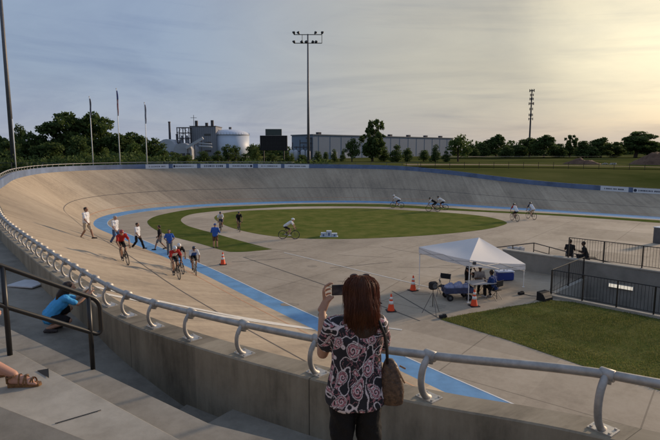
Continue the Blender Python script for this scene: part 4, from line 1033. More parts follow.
# ------------------------------------------------------------------ low wall, trench and fences on the right
M_conc = mat('retaining_concrete', (.24, .225, .20), .85, .2, 1.3, .4, 30)
def wbox(b, p, q, z0, z1, th):
    """box along p->q, thickness towards +NV"""
    n_ = NV*th
    v = [(p.x, p.y), (q.x, q.y), (q.x+n_.x, q.y+n_.y), (p.x+n_.x, p.y+n_.y)]
    b.add([(x, y, z0) for x, y in v]+[(x, y, z1) for x, y in v], [(3, 2, 1, 0), (4, 5, 6, 7), (0, 1, 5, 4), (1, 2, 6, 5), (2, 3, 7, 6), (3, 0, 4, 7)])
WH = .95
t = thing('retaining_wall', 'low grey concrete wall beside the sunken ramp, under the railings', 'wall', (WA.x, WA.y, 0))
b = B(); wbox(b, WA-DV*.6, WA+DV*22, -2.6, WH, .3); b.build('wall_body', M_conc, t, org=(WA.x, WA.y, 0))
b = B(); wbox(b, WA-DV*.62-NV*.03, WA+DV*22-NV*.03, WH, WH+.06, .36); b.build('coping', mat('coping', (.36, .34, .30), .85, .15, 3), t, org=(WA.x, WA.y, 0))
b = B()
# raised ramp slab behind the wall
wbox(b, WA+DV*3+NV*.31, WA+DV*22+NV*.31, -.1, .55, 2.2); prop(b.build('ramp_slab', M_conc), 'raised concrete ramp slab behind the low wall', None, None, 'structure')
# trench: floor and end wall, curb under the near fence
b = B(); f0, f1, f2, f3 = T0, T1, T2, T3
b.add([(f0.x, f0.y, -2.0), (f1.x, f1.y, -2.0), (f2.x, f2.y, -2.4), (f3.x, f3.y, -2.4)], [(0, 3, 2, 1)]); prop(b.build('sunken_ramp', M_conc), 'shaded concrete floor of the sunken ramp', None, None, 'structure')
t = thing('trench_curb', 'concrete curb edging the sunken ramp under the near black fence', 'curb', (T0.x, T0.y, 0))
b = B(); wbox(b, T0-DV*.14-NV*.14, T0+DV*22-NV*.14, -2.5, .12, .2); e = T0-DV*.14
b.add([(e.x, e.y, -2.5), ((e+DV*.2).x, (e+DV*.2).y, -2.5), ((e+DV*.2+NV*gap).x, (e+DV*.2+NV*gap).y, -2.5), ((e+NV*gap).x, (e+NV*gap).y, -2.5)]+[(e.x, e.y, .118), ((e+DV*.2).x, (e+DV*.2).y, .118), ((e+DV*.2+NV*gap).x, (e+DV*.2+NV*gap).y, .118), ((e+NV*gap).x, (e+NV*gap).y, .118)], [(4, 5, 6, 7), (0, 1, 5, 4), (1, 2, 6, 5), (3, 0, 4, 7)])
b.build('curb_body', mat('curb_concrete', (.33, .31, .27), .85, .15, 3), t, org=(T0.x, T0.y, 0))
def picket_fence(name, label, p, q, z, h, posts, pitch=.125, side_post=True):
    t = thing(name, label, 'fence', (p.x, p.y, z)); d = (q-p); Ln = d.length; d = d.normalized(); o = (p.x, p.y, z)
    b = B(); ps = Vector((p.x, p.y, z)); dd = Vector((d.x, d.y, 0))
    for zz in (h, .10): b.tube([ps+up*zz, ps+dd*Ln+up*zz], .02 if zz == h else .014, 6)
    b.build('rail', M_blackm, t, org=o)
    b = B(); k = int(Ln/pitch)
    for i in range(1, k): b.tube([ps+dd*(i*Ln/k)+up*.10, ps+dd*(i*Ln/k)+up*h], .007, 4, caps=False)
    b.build('picket_panel', M_blackm, t, org=o)
    np_ = max(1, round(Ln/posts))
    for i in range(np_+1):
        x = ps+dd*(Ln*i/np_); B().box(x+up*h/2, (.05, .05, h+.02), rz=math.atan2(d.y, d.x)).build('post', M_blackm, t, org=o)
    return t
picket_fence('picket_fence', 'black metal picket fence along the near side of the sunken ramp', T0-NV*.05, T0+DV*16-NV*.05, .12, 1.12, 1.35)
picket_fence('picket_fence', 'short black picket fence closing the left end of the sunken ramp', T0-DV*.04+NV*.1, T0-DV*.04+NV*(gap-.2), .118, 1.1, 2.0)
s1 = (at(566, 260.3, WH)-Vector((WA.x, WA.y, WH))).length
picket_fence('picket_fence', 'tall black picket fence on top of the low wall, in front of the seated figure', WA+DV*2.9+NV*.15, WA+DV*18+NV*.15, WH+.06, 1.05, 1.75)
# ramp hand railing to the left: rises then runs down behind the fence
t = thing('ramp_railing', 'black pipe railing above the low wall, bending down behind the tall fence', 'handrail', (WA.x, WA.y, WH))
o = t.location
ra_ = [atd(496, 247.5, 31.0), atd(534, 243.0, 30.5), atd(566, 251.5, 28.2), atd(645, 272, 25.6)]
b = B(); b.tube(ra_, .028, 8); b.build('top_rail', M_blackm, t, org=o)
b = B(); b.tube([p-up*.42 for p in ra_[1:]], .022, 8); b.build('mid_rail', M_blackm, t, org=o)
for f_ in (0, .45, 1): p = ra_[0].lerp(ra_[1], f_); B().tube([p, Vector((p.x, p.y, 0))], .028, 6).build('post', M_blackm, t, org=o)
for f_ in (.5, 1): p = ra_[1].lerp(ra_[2], f_); B().tube([p, Vector((p.x, p.y, .5))], .024, 6).build('post', M_blackm, t, org=o)
for f_ in (.25, .5, .75, 1): p = ra_[2].lerp(ra_[3], f_); B().tube([p, Vector((p.x, p.y, .5))], .022, 6).build('post', M_blackm, t, org=o)
# pale low barrier blocks seen through the railing
for k, (px, lab) in enumerate(((510, 'left of three small pale crates behind the ramp railing'), (515.5, 'middle of three small pale crates behind the ramp railing'), (521, 'right of three small pale crates behind the ramp railing'))):
    bx = B().box((0, 0, .16), (.34, .3, .32), bev=.02); bx.box((0, 0, .34), (.2, .12, .05)); o = bx.build('crate', mat('crate_pale', (.5, .48, .46), .7)); o.location = at(px, 252); o.rotation_euler = (0, 0, .3*k); prop(o, lab, 'crate', 'pale crates behind the railing')
# lit strip low on the ramp wall
def wsol(px):
    return min(np.arange(0, 20, .02), key=lambda q: abs(proj((*(WA+DV*float(q)), 0))[0]-px))
c0 = WA+DV*float(wsol(609))-NV*.03; c1 = WA+DV*float(wsol(634))-NV*.03
zc_ = min(np.arange(-1.8, .9, .02), key=lambda z_: abs(proj((*c0, float(z_)))[1]-286.5)); p0 = (c0.x, c0.y, float(zc_))
t = thing('wall_light', 'long pale lit light fitting on the wall of the sunken ramp', 'light', p0)
b = B(); wbox(b, c0-NV*.05, c1-NV*.05, .0, .2, .075); b.build('housing', mat('fitting_grey', (.4, .4, .38), .6), t, org=(c0.x, c0.y, 0))
ml = bpy.data.materials.new('lit_diffuser'); ml.use_nodes = True; ml.node_tree.nodes['Principled BSDF'].inputs['Emission Color'].default_value = (1, .86, .62, 1); ml.node_tree.nodes['Principled BSDF'].inputs['Emission Strength'].default_value = .32
b = B(); wbox(b, c0+DV*.03-NV*.06, c1-DV*.03-NV*.06, .02, .18, .008); b.build('diffuser', ml, t, org=(c0.x, c0.y, 0))
# seated figure behind the fence
sp_ = WA+DV*3.5+NV*1.0
t = thing('bench', 'small dark bench on the ramp slab under the seated figure', 'bench', (sp_.x, sp_.y, .55), hdg(-1, .4))
B().box((0, 0, .43), (.5, .9, .04)).build('seat', M_dark, t)
for sx in (-1, 1): B().box((sx*.20, 0, .205), (.05, .3, .41)).build('leg', M_dark, t)
person('person', 'right hand person in black seated behind the tall picket fence', (sp_.x, sp_.y, .55), hdg(-1, .4), sit_pose(.06), BK, BK, 2, shorts=False)
person('person', 'person in black seated left of the other figure behind the tall fence', ((sp_-DV*.85).x, (sp_-DV*.85).y, .55), hdg(.5, 1), sit_pose(.04), BK, GY, 1, shorts=False)
# grey equipment box at the right edge of the view
gp = at(659, 243); t = thing('equipment_cabinet', 'dark grey cabinet with a pale top cut off by the right edge', 'cabinet', gp, .5)
B().box((0, 0, .55), (.7, .5, 1.1), bev=.02).build('cabinet_body', M_pole, t); B().box((0, 0, 1.13), (.78, .58, .05), bev=.01).build('top_panel', M_pw, t); B().box((0, -.258, .55), (.6, .012, .9)).build('door', M_dark, t)

# ------------------------------------------------------------------ girl crouching by the wall
gl = on_walk(54, 331)
J = dict(hip=(0, -.06, .30), chest=(0, .17, .55), neck=(0, .25, .66), head=(0, .31, .79), face=(0, 1, .05), shL=(-.14, .22, .62), shR=(.14, .22, .62), hpL=(-.09, -.04, .28), hpR=(.09, -.04, .28),
    elL=(-.16, .42, .52), wrL=(-.10, .60, .66), elR=(.17, .42, .50), wrR=(.10, .60, .64), knL=(-.13, .30, .36), anL=(-.11, -.02, .085), toL=(-.12, .14, .036), knR=(.13, .26, .20), anR=(.11, -.10, .10), toR=(.12, .03, .036), pnL=(.3, 0, -1), pnR=(-.3, 0, -1))
def girl_extra(root, J):
    b = B(); b.cap((.01, .26, .83), (.05, .14, .68), .088, .07); b.cap((.05, .14, .68), (.09, .07, .52), .07, .03)
    blob(b, 'hair_tail', mat('hair_0.022', (.022, .013, .01), .5, .2, 30), root, vox=.01)
person('person', 'girl in a bright blue top and dark shorts crouching by the wall', gl, hdg(.85, .5), J, mat('cloth_sky', (.06, .33, .68), .8, .1, 9), BK, 0, hair=(.022, .013, .01), longhair=True, vox=.01, shoes=(.06, .05, .05), scale=.82, extra=girl_extra)

# ------------------------------------------------------------------ seated spectator at the lower left (only a foot shows)
fp = at(25, 386, 4.42); fdir = Vector((1, .16, 0)).normalized(); fx = fdir; fy = Vector((-fdir.y, fdir.x, 0))
def LF(a, s_, z): return fp+fx*a+fy*s_+up*z
t = thing('person', 'seated spectator with bare shins and brown strappy sandals at the left edge', 'person', fp)
b = B(); an = LF(-.085, 0, .115); kn = LF(-.47, .0, .36); hpv = LF(-.88, .02, .46)
b.cap(an, an.lerp(kn, .55), .036, .052, 14); b.cap(an.lerp(kn, .55), kn, .052, .056, 14); b.cap(kn, hpv, .06, .085, 14)
an2 = LF(-.135-.34, .26, .11); kn2 = LF(-.66, .24, .50); hp2 = LF(-.95, .22, .50)
b.cap(an2, kn2, .036, .055, 14); b.cap(kn2, hp2, .06, .085, 14)
b.cap(hpv, hp2, .12, .12, 14); tt = (hpv+hp2)/2; ch_ = tt+Vector((.05, 0, .42)); b.cap(tt, ch_, .14, .15, 14); b.cap(ch_-fy*.15, ch_+fy*.15, .07, .07, 12); b.cap(ch_, ch_+up*.16, .06, .05, 12)
b.cap(ch_+up*.05-fy*.17, LF(-.6, -.12, .75), .05, .04); b.cap(LF(-.6, -.12, .75), LF(-.42, .0, .64), .04, .03); hand(b, LF(-.42, .0, .64), (1, .2, -.2), (0, 0, -1), 1)
b.cap(ch_+up*.05+fy*.17, LF(-.6, .42, .75), .05, .04); b.cap(LF(-.6, .42, .75), LF(-.42, .3, .64), .04, .03); hand(b, LF(-.42, .3, .64), (1, .1, -.2), (0, 0, -1), -1)
head(b, ch_+up*.32, (1, .2, 0))
for a_, s0 in ((an, 0), (an2, .26)):
    o0 = -.38 if s0 else 0
    b.cap(a_, LF(-.105+o0, s0, .055), .034, .03, 12); b.cap(LF(-.10+o0, s0, .055), LF(.03+o0, s0-.005, .045), .031, .035, 12); b.cap(LF(-.05+o0, s0, .085), LF(.05+o0, s0, .045), .03, .028, 12)
    for k in range(5): b.cap(LF(.045-.012*k+o0, s0-.034+.017*k, .036), LF(.105-.012*k*k*.6+o0, s0-.042+.020*k, .030), .0135, .011-.0006*k, 8)
for o_ in (b,): pass
lg = blob(b, 'body', mat('skin_fair', (.46, .25, .185), .5, .06, 25), t, vox=.006); lg.location = -t.location
M_san = mat('sandal_leather', (.20, .105, .045), .55, .35, 40, .4, 60)
for s0, o0, nm_ in ((0, 0, 'sandal'), (.26, -.38, 'sandal')):
    b = B(); pr = [(-.145, .0), (-.13, .032), (-.06, .033), (.02, .043), (.08, .045), (.125, .028), (.14, .0), (.125, -.034), (.07, -.046), (.0, -.036), (-.07, -.03), (-.13, -.03)]
    n = len(pr); b.v = [tuple(LF(x+o0, s0+y, 0.002)) for x, y in pr]+[tuple(LF(x+o0, s0+y, .024+(.012 if x < -.05 else 0))) for x, y in pr]
    b.f = [tuple(range(n-1, -1, -1)), tuple(range(n, 2*n))]+[(i, (i+1) % n, n+(i+1) % n, n+i) for i in range(n)]
    b.build('sandal', M_san, t, org=t.location)
    b = B()
    def strap(xa, xb, hgt, wd_, seg=10):
        ptsA = []
        for k in range(seg+1):
            u = k/seg*PI; xx = lerp(xa, xb, k/seg); ptsA.append(LF(xx+o0, s0+.043*math.cos(u), .024+hgt*math.sin(u)))
        for k in range(seg):
            p, q = ptsA[k], ptsA[k+1]; w1 = fx*wd_/2; k0_ = len(b.v); o = up*.005
            b.v += [p-w1, p+w1, q+w1, q-w1, p-w1+o, p+w1+o, q+w1+o, q-w1+o]; b.v = [tuple(x) for x in b.v]
            b.f += [(k0_+4, k0_+5, k0_+6, k0_+7), (k0_, k0_+3, k0_+2, k0_+1), (k0_, k0_+1, k0_+5, k0_+4), (k0_+2, k0_+3, k0_+7, k0_+6)]
    for xa, xb, hg in ((.085, .055, .050), (.055, .085, .053), (.03, .0, .070), (0, .03, .072), (-.03, -.035, .088)): strap(xa, xb, hg, .013)
    a0 = LF(-.10+o0, s0, .10); rg = [a0+fx*.044*math.cos(q)+fy*.042*math.sin(q)+up*.012*math.cos(q) for q in np.linspace(0, 2*PI, 17)[:-1]]
    b.tube(rg, .0075, 6, closed=True); b.tube([LF(-.142+o0, s0, .03), LF(-.145+o0, s0, .10)], .011, 6)
    b.ell(LF(.02+o0, s0-.0, .10), (.02, .02, .008), 10, 6)
    b.build('sandal_straps', M_san, t, org=t.location)
cl = B(); cl.cap(hpv, hpv.lerp(kn, .45), .115, .10); cl.cap(hp2, hp2.lerp(kn2, .45), .115, .10); cl.cap(hpv, hp2, .14, .14); o = blob(cl, 'shorts', KH, t, vox=.012); o.location = -t.location
cl = B(); cl.cap(tt, ch_, .16, .17); cl.cap(ch_-fy*.15, ch_+fy*.15, .09, .09); cl.cap(ch_+up*.05-fy*.17, LF(-.66, -.13, .83), .075, .07); cl.cap(ch_+up*.05+fy*.17, LF(-.66, .43, .83), .075, .07); o = blob(cl, 'shirt', BL, t, vox=.012); o.location = -t.location
cl = B(); cl.ell(ch_+up*.36-fx*.02, (.1, .1, .09)); cl.cap(ch_+up*.3-fx*.05, ch_+up*.15-fx*.08, .07, .05); o = blob(cl, 'hair', mat('hair_0.040', (.04, .025, .015), .5), t, vox=.012); o.location = -t.location

# ------------------------------------------------------------------ the photographing woman
WL = Vector((.175, 3.32, 4.02))
t = thing('person', 'woman with long auburn hair in a paisley top holding up a phone', 'person', WL, math.radians(1.5))
b = B()
b.loft([(0, .0, .78, .15, .105), (0, 0, .86, .172, .125), (0, .0, .95, .165, .115), (0, .01, 1.05, .14, .10), (0, .01, 1.16, .148, .105), (0, .0, 1.27, .165, .11), (0, .0, 1.34, .155, .09), (0, -.005, 1.385, .09, .065), (0, -.0, 1.42, .055, .055)], 24)
b.cap((-.13, 0, 1.335), (.13, 0, 1.335), .058, .058, 14); b.cap((0, -.005, 1.36), (0, .02, 1.47), .053, .05, 14)
head(b, (.03, .03, 1.535), (-.15, 1, .02), 1.0)
# left arm up, right arm forward
shL, elL, wrL = Vector((-.155, .0, 1.33)), Vector((-.222, .10, 1.10)), Vector((-.222, .30, 1.335))
shR, elR, wrR = Vector((.155, .0, 1.33)), Vector((.195, .14, 1.13)), Vector((.03, .37, 1.36))
for s_, e_, w_ in ((shL, elL, wrL), (shR, elR, wrR)):
    b.cap(s_, e_, .047, .040, 14); m_ = e_.lerp(w_, .35); b.cap(e_, m_, .040, .037, 14); b.cap(m_, w_, .037, .0255, 14)
for sx in (-1, 1):
    b.cap((.088*sx, 0, .82), (.088*sx, .02, .46), .088, .058, 14); cf = Vector((.09*sx, -.015, .32)); b.cap((.088*sx, .02, .46), cf, .055, .055, 14); b.cap(cf, (.09*sx, 0, .08), .052, .035, 14); b.cap((.09*sx, 0, .06), (.1*sx, .14, .04), .035, .03, 12)
# left hand: thumb below phone, fingers over the top
ph = Vector((-.085, .345, 1.475)); phw = Vector((1, .04, .03)).normalized()
def finger(b, pts, r0=.0092, r1=.0072):
    for i in range(len(pts)-1): b.cap(pts[i], pts[i+1], lerp(r0, r1, i/len(pts)), lerp(r0, r1, (i+1)/len(pts)), 10)
pal = [wrL+Vector((0, 0, 0))]
L0 = Vector((-.175, .335, 1.425))
for k in range(4):
    o = k*.0185; b.cap(wrL+Vector((-.018+.012*k, .0, .01)), Vector((-.205+.012*k, .33, 1.405+.008*k)), .017, .0145, 10)
kn_ = [Vector((-.212, .325, 1.475)), Vector((-.212, .335, 1.455)), Vector((-.208, .34, 1.435)), Vector((-.20, .342, 1.415))]
for k, q in enumerate(kn_): b.cap(Vector((-.205+.01*k, .33, 1.40)), q, .0145, .0115, 10)
finger(b, [kn_[0], Vector((-.200, .338, 1.508)), Vector((-.168, .350, 1.524)), Vector((-.148, .352, 1.522))])
finger(b, [kn_[1], Vector((-.212, .362, 1.478)), Vector((-.190, .374, 1.500)), Vector((-.165, .372, 1.510))])
finger(b, [kn_[2], Vector((-.214, .372, 1.452)), Vector((-.188, .378, 1.470)), Vector((-.164, .374, 1.478))])
finger(b, [kn_[3], Vector((-.205, .374, 1.425)), Vector((-.180, .378, 1.440)), Vector((-.160, .374, 1.444))], .0086, .0068)
finger(b, [Vector((-.190, .315, 1.395)), Vector((-.168, .315, 1.412)), Vector((-.145, .330, 1.428))], .0125, .009)
# right hand behind the phone's right end
for k in range(4): b.cap(wrR+Vector((.012-.010*k, 0, .01)), Vector((.035-.006*k, .375, 1.415+.008*k)), .016, .0135, 10)
for k in range(4):
    q = Vector((.036, .375, 1.425+.019*k)); finger(b, [q, q+Vector((-.004, .022, .012)), q+Vector((-.03, .022, .018)), q+Vector((-.048, .012, .018))])
finger(b, [Vector((.03, .355, 1.40)), Vector((.015, .348, 1.422)), Vector((-.008, .345, 1.432))], .012, .009)
blob(b, 'body', mat('skin_arm', (.40, .225, .15), .5, .06, 25), t, vox=.0045, smooth=2)
# phone
R_ = Matrix((phw, Vector((-.04, 1, 0)).normalized(), Vector((0, 0, 1)))).transposed()
b = B(); b.box((0, 0, 0), (.158, .010, .078), ax=R_, bev=.003); pho = b.build('mobile_phone', mat('phone_black', (.012, .012, .014), .25, spec=.6))
pho.parent = None; pho.location = WL+ph+Vector((.002, .004, 0)); prop(pho, 'black mobile phone held sideways in the raised hands of the woman', 'phone')
b = B(); b.box((0, -.0056, 0), (.142, .001, .068), ax=R_); b.build('screen', mat('phone_screen', (.02, .022, .03), .15, spec=.7), pho)
# trousers
b = B(); b.loft([(0, 0, .77, .165, .12), (0, -.008, .86, .182, .138), (0, -.005, .97, .175, .125), (0, 0, 1.02, .16, .115)], 24)
for sx in (-1, 1): b.cap((.090*sx, -.01, .82), (.092*sx, .02, .46), .10, .075, 16); b.cap((.092*sx, .02, .46), (.092*sx, -.0, .09), .075, .072, 16)
blob(b, 'trousers', mat('trouser_black', (.006, .006, .008), .8, .1, 9, .3, 50), t, vox=.008)
for sx in (-1, 1): b = B(); b.cap((.09*sx, -.03, .045), (.1*sx, .15, .04), .042, .036, 12); blob(b, 'shoe', mat('shoe_black', (.02, .02, .02), .5), t, vox=.008)
# paisley top
b = B()
b.loft([(0, -.01, .800, .196, .150), (0, -.008, .815, .20, .155), (0, -.005, .90, .195, .150), (0, 0, 1.02, .175, .132), (0, .004, 1.14, .168, .124), (0, .0, 1.26, .182, .126), (0, .0, 1.325, .178, .108), (0, -.005, 1.37, .120, .085), (0, -.005, 1.405, .082, .07)], 40, 2.2)
b.cap((-.14, 0, 1.322), (.14, 0, 1.322), .080, .080, 16)
b.cap(shL+Vector((.02, 0, -.01)), shL.lerp(elL, .60)+Vector((.01, .0, 0)), .076, .078, 20); b.cap(shR+Vector((-.02, 0, -.01)), shR.lerp(elR, .66)+Vector((-.01, .0, 0)), .070, .076, 20)
M_pz = bpy.data.materials.new('paisley_fabric'); M_pz.use_nodes = True
_n = M_pz.node_tree.nodes; _a = _n.new('ShaderNodeVertexColor'); _a.layer_name = 'pattern'; M_pz.node_tree.links.new(_a.outputs[0], _n['Principled BSDF'].inputs['Base Color']); _n['Principled BSDF'].inputs['Roughness'].default_value = .8
top = blob(b, 'paisley_top', M_pz, t, vox=.0042, smooth=4)
# hair: core volume plus strands
HX = .03
b = B(); b.ell((HX, .012, 1.57), (.090, .108, .096), 18, 12); b.ell((HX, -.05, 1.47), (.098, .06, .12), 16, 10); b.ell((HX+.005, -.078, 1.34), (.098, .042, .11), 16, 10)
b.cap((HX-.078, -.0, 1.52), (HX-.082, -.045, 1.33), .036, .022); b.cap((HX+.078, -.0, 1.52), (HX+.094, -.035, 1.30), .038, .024)
M_hair = mat('auburn_hair', (.022, .009, .005), .42, .35, 25, .5, 90, col2=(.03, .011, .006), spec=.5)
hcore = blob(b, 'hair', M_hair, t, vox=.008)
b = B(); r3 = random.Random(5)
for k in range(2800):
    a = r3.uniform(-PI*1.02, .06); ca, sa = math.cos(a), math.sin(a); ln = r3.uniform(.22, .40)-.03*abs(ca)
    ph_ = 2.2*math.sin(a*5)+r3.uniform(-.5, .5); wv = .011*math.cos(a*7)+r3.uniform(-.007, .007); pts = []; n = 9; off_ = r3.uniform(-.004, .009)+(r3.uniform(0, .02) if r3.random() < .04 else 0); sp2 = r3.uniform(.8, 1.2); flip = r3.uniform(-.4, 1.0)
    for i in range(n+1):
        u = i/n; z = 1.664-u*ln
        if z > 1.57: rr = .097*math.sqrt(max(0, 1-((z-1.57)/.098)**2)); yy = .012
        else: rr = .097+.010*min(1, (1.57-z)/.2); yy = .012-.05*min(1, (1.57-z)/.12)
        yr = rr*1.05 if z > 1.52 else max(.045, rr*1.05-(1.52-z)*.22)
        fl_ = .018*flip*max(0, u-.7)/.3
        pts.append(Vector((HX+(rr+off_+fl_)*ca+wv*math.sin(u*6+ph_), yy+(yr+off_+fl_)*sa, z+.004*math.sin(ph_+u*9))))
    b.tube(pts, [.0010*sp2*(1 if i < n-2 else (n-i)/3+.12) for i in range(n+1)], 4, caps=False)
M_hs = mat('hair_strand', (.045, .016, .008), .45, .3, 9, spec=.4, col2=(.15, .052, .02)); b.build('hair_strands', M_hs, t, smooth=True)
_t2 = M_hs.node_tree; _tr2 = _t2.nodes.new('ShaderNodeBsdfTranslucent'); _tr2.inputs[0].default_value = (.8, .24, .06, 1); _ms2 = _t2.nodes.new('ShaderNodeMixShader'); _ms2.inputs[0].default_value = .24
_t2.links.new(_t2.nodes['Principled BSDF'].outputs[0], _ms2.inputs[1]); _t2.links.new(_tr2.outputs[0], _ms2.inputs[2]); _t2.links.new(_ms2.outputs[0], _t2.nodes['Material Output'].inputs[0])
# sunglasses pushed up on the head
b = B()
for sx in (-1, 1): b.tube([(HX+.097*sx, -.02, 1.585), (HX+.102*sx, .04, 1.605), (HX+.078*sx, .09, 1.63)], .0032, 6); b.ell((HX+.04*sx, .098, 1.638), (.03, .006, .018), 12, 8)
b.build('sunglasses', mat('sunglass_frame', (.07, .03, .02), .25, spec=.7), t, smooth=True)
b = B(); rg = [wrL+(elL-wrL).normalized()*.035+Vector((.029*math.cos(q), .012*math.sin(q), -.006*math.cos(q)+.026*math.sin(q)*.8)) for q in np.linspace(0, 2*PI, 21)[:-1]]; b.tube(rg, .0045, 6, closed=True); b.build('bracelet', mat('bracelet', (.35, .3, .24), .3, metal=.8), t, smooth=True)
# shoulder bag, hangs from her shoulder: its own thing
bg_o = WL+Vector((.235, -.035, .80)); bgt = thing('shoulder_bag', 'brown patterned shoulder bag hanging at the hip of the photographing woman', 'bag', bg_o, math.radians(-8))
b = B(); b.loft([(.0, 0, 0, .06, .04), (0, 0, .012, .078, .055), (0, 0, .10, .084, .062), (-.004, 0, .20, .070, .052), (-.012, 0, .275, .046, .03), (-.018, 0, .31, .025, .015)], 28, 2.6)
M_bagw = mat('bag_brown', (.016, .009, .007), .5, .0, 45, .4, 60, col2=(.15, .085, .05), spec=.5)
bb_ = b.build('bag_body', M_bagw, bgt, smooth=True)
b = B()
for s_ in (-1, 1): b.tube([(-.03, .025*s_, .285), (-.035, .03*s_, .38), (-.05, .05*s_, .49), (-.085, .06*s_, .585), (-.10, 0, .608)], .0095, 6)
b.build('strap', mat('strap_black', (.014, .012, .012), .5), bgt, smooth=True)
b = B(); b.tube([(.03, -.05, .27), (.06, -.055, .22), (.085, -.05, .17)], .006, 6); b.tube([(.05, -.02, .275), (.09, -.03, .26)], .006, 6); b.build('buckle_strap', mat('bag_trim', (.25, .14, .07), .5), bgt)
# ------------------------------------------------------------------ trees
def crown_mesh(name, clumps, nleaf, leaf, m, seed):
    r = np.random.default_rng(seed); vol = np.array([c[3]*c[4]*c[5] for c in clumps])**.72; vol = vol/vol.sum(); V = []; Fc = []
    idx = r.choice(len(clumps), nleaf, p=vol); c = np.array(clumps)[idx]
    d = r.normal(size=(nleaf, 3)); d /= np.linalg.norm(d, axis=1)[:, None]; rad = r.uniform(.3, 1.25, nleaf)**.7
    P = c[:, :3]+d*c[:, 3:6]*rad[:, None]
    u = r.normal(size=(nleaf, 3))+d*.0; u /= np.linalg.norm(u, axis=1)[:, None]
    v = np.cross(u, r.normal(size=(nleaf, 3))); v /= np.linalg.norm(v, axis=1)[:, None]
    s = leaf*r.uniform(.55, 1.25, nleaf)[:, None]
    q = np.stack([P-u*s*.6, P+v*s*.35, P+u*s*.6, P-v*s*.35], 1).reshape(-1, 3)
    me = bpy.data.meshes.new(name); me.vertices.add(len(q)); me.vertices.foreach_set('co', q.ravel()); me.loops.add(len(q)); me.loops.foreach_set('vertex_index', np.arange(len(q), dtype=np.int32))
    me.polygons.add(nleaf); me.polygons.foreach_set('loop_start', np.arange(0, len(q), 4, dtype=np.int32)); me.polygons.foreach_set('loop_total', np.full(nleaf, 4, np.int32)); me.update(calc_edges=True); me.materials.append(m); return me
def make_clumps(kind, h, wd, seed):
    r = random.Random(seed); out = []
    if kind == 'round':
        for k in range(26):
            a = r.uniform(0, 2*PI); u = r.random(); z = h*(.20+.72*u); rr = wd*.5*math.sqrt(max(.05, 1-((u-.38)/.66)**2))*r.uniform(.3, .92); s_ = wd*r.uniform(.08, .2); out.append((rr*math.cos(a), rr*math.sin(a), z, s_, s_, s_*.75))
        out.append((0, 0, h*.58, wd*.26, wd*.26, h*.26))
    elif kind == 'bush':
        for k in range(12):
            a = r.uniform(0, 2*PI); u = r.random(); rr = wd*.42*r.random()*(1-.5*u); s_ = wd*r.uniform(.14, .22); out.append((rr*math.cos(a), rr*math.sin(a), h*(.12+.76*u), s_, s_, s_*.8))
        out.append((0, 0, h*.35, wd*.35, wd*.35, h*.35))
    elif kind == 'cone':
        for k in range(16):
            u = k/16; a = k*2.4; rr = wd*.28*(1-u)*r.uniform(.4, 1); s_ = wd*.22*(1.15-u); out.append((rr*math.cos(a), rr*math.sin(a), h*(.1+.85*u), s_, s_, h*.07+.1))
    elif kind == 'airy':
        r.seed(seed+40)
        for k in range(48):
            a = r.uniform(0, 2*PI); u = r.random(); rr = wd*.50*(1-.5*abs(u-.35)-.35*max(0, u-.75))*r.uniform(.2, 1); s_ = wd*r.uniform(.05, .11)*(1.15-.4*u); out.append((rr*math.cos(a)*(1.1-.35*u)+wd*.10*u, rr*math.sin(a), h*(.2+.76*u), s_, s_, s_*1.1))
        out.append((0, 0, h*.3, wd*.3, wd*.3, h*.18))
    return out
def trunk_mesh(kind, h, wd, clumps, seed):
    r = random.Random(seed); b = B(); tr = h*.022+.05
    b.tube([(0, 0, -.4), (.02*h*r.uniform(-1, 1), .01*h, h*.25), (.03*h*r.uniform(-1, 1), 0, h*.55), (0, 0, h*.85)], [tr*1.3, tr, tr*.6, tr*.15], 7)
    for c in clumps[:9]: z0 = max(.12*h, c[2]*.5); b.tube([(0, 0, z0), (c[0]*.5, c[1]*.5, z0+(c[2]-z0)*.6), (c[0], c[1], c[2])], [tr*.5, tr*.3, tr*.1], 5)
    me = bpy.data.meshes.new('trunk'); me.from_pydata(b.v, [], b.f); me.materials.append(M_bark); me.update(); return me
PROTO = {}
def tree(name, label, px, dist, ytop, wpx, kind='round', m=None, ybase=None, group=None, var=0, leaves=1800, cat='tree'):
    """px,ytop in picture; dist metres; height from the ground there"""
    top_ = atd(px, ytop, dist); g_ = gterr(top_.x, dist); h = top_.z-g_; wd = wpx*dist/F
    key = (kind, var, m.name, leaves)
    if key not in PROTO:
        cl_ = make_clumps(kind, 8, 6.5 if kind != 'cone' else 4, var*13+5); PROTO[key] = (crown_mesh('crown', cl_, leaves, .52, m, var+3), trunk_mesh(kind, 8, 6, cl_, var), cl_)
    cm, tm, cl_ = PROTO[key]; root = thing(name, label, cat, (top_.x, dist, g_), random.Random(px).uniform(0, 6.28), group)
    bw = 6.5 if kind != 'cone' else 4
    root.scale = (wd/bw, wd/bw, h/8)
    for n_, me in (('crown', cm), ('trunk', tm)): o = bpy.data.objects.new(n_, me); COL.objects.link(o); o.parent = root
    return root
D, M2, L2 = M_leafd, M_leafm, M_leafl
GL = 'trees in the wood behind the flagpoles'
tree('tree', 'tallest broad dark tree in the wood, left of the first flagpole', 63, 118, 112, 46, 'round', D, var=1, group=GL, leaves=4200)
tree('tree', 'tall dark tree between the first and second flagpoles', 94, 122, 113, 40, 'round', D, var=2, group=GL, leaves=4200)
tree('tree', 'small round tree crown standing out beside the tall lighting mast', 18, 125, 122, 16, 'round', D, var=3, group=GL, leaves=1800)
tree('tree', 'dark tree at the very left edge of the view', -4, 112, 134, 34, 'round', D, var=1, group=GL, leaves=4200)
tree('tree', 'lower dark tree right of the lighting mast', 33, 116, 130, 34, 'round', D, var=4, group=GL, leaves=2600)
tree('tree', 'dark tree at the foot of the second flagpole', 119, 120, 134, 32, 'round', D, var=2, group=GL, leaves=4200)
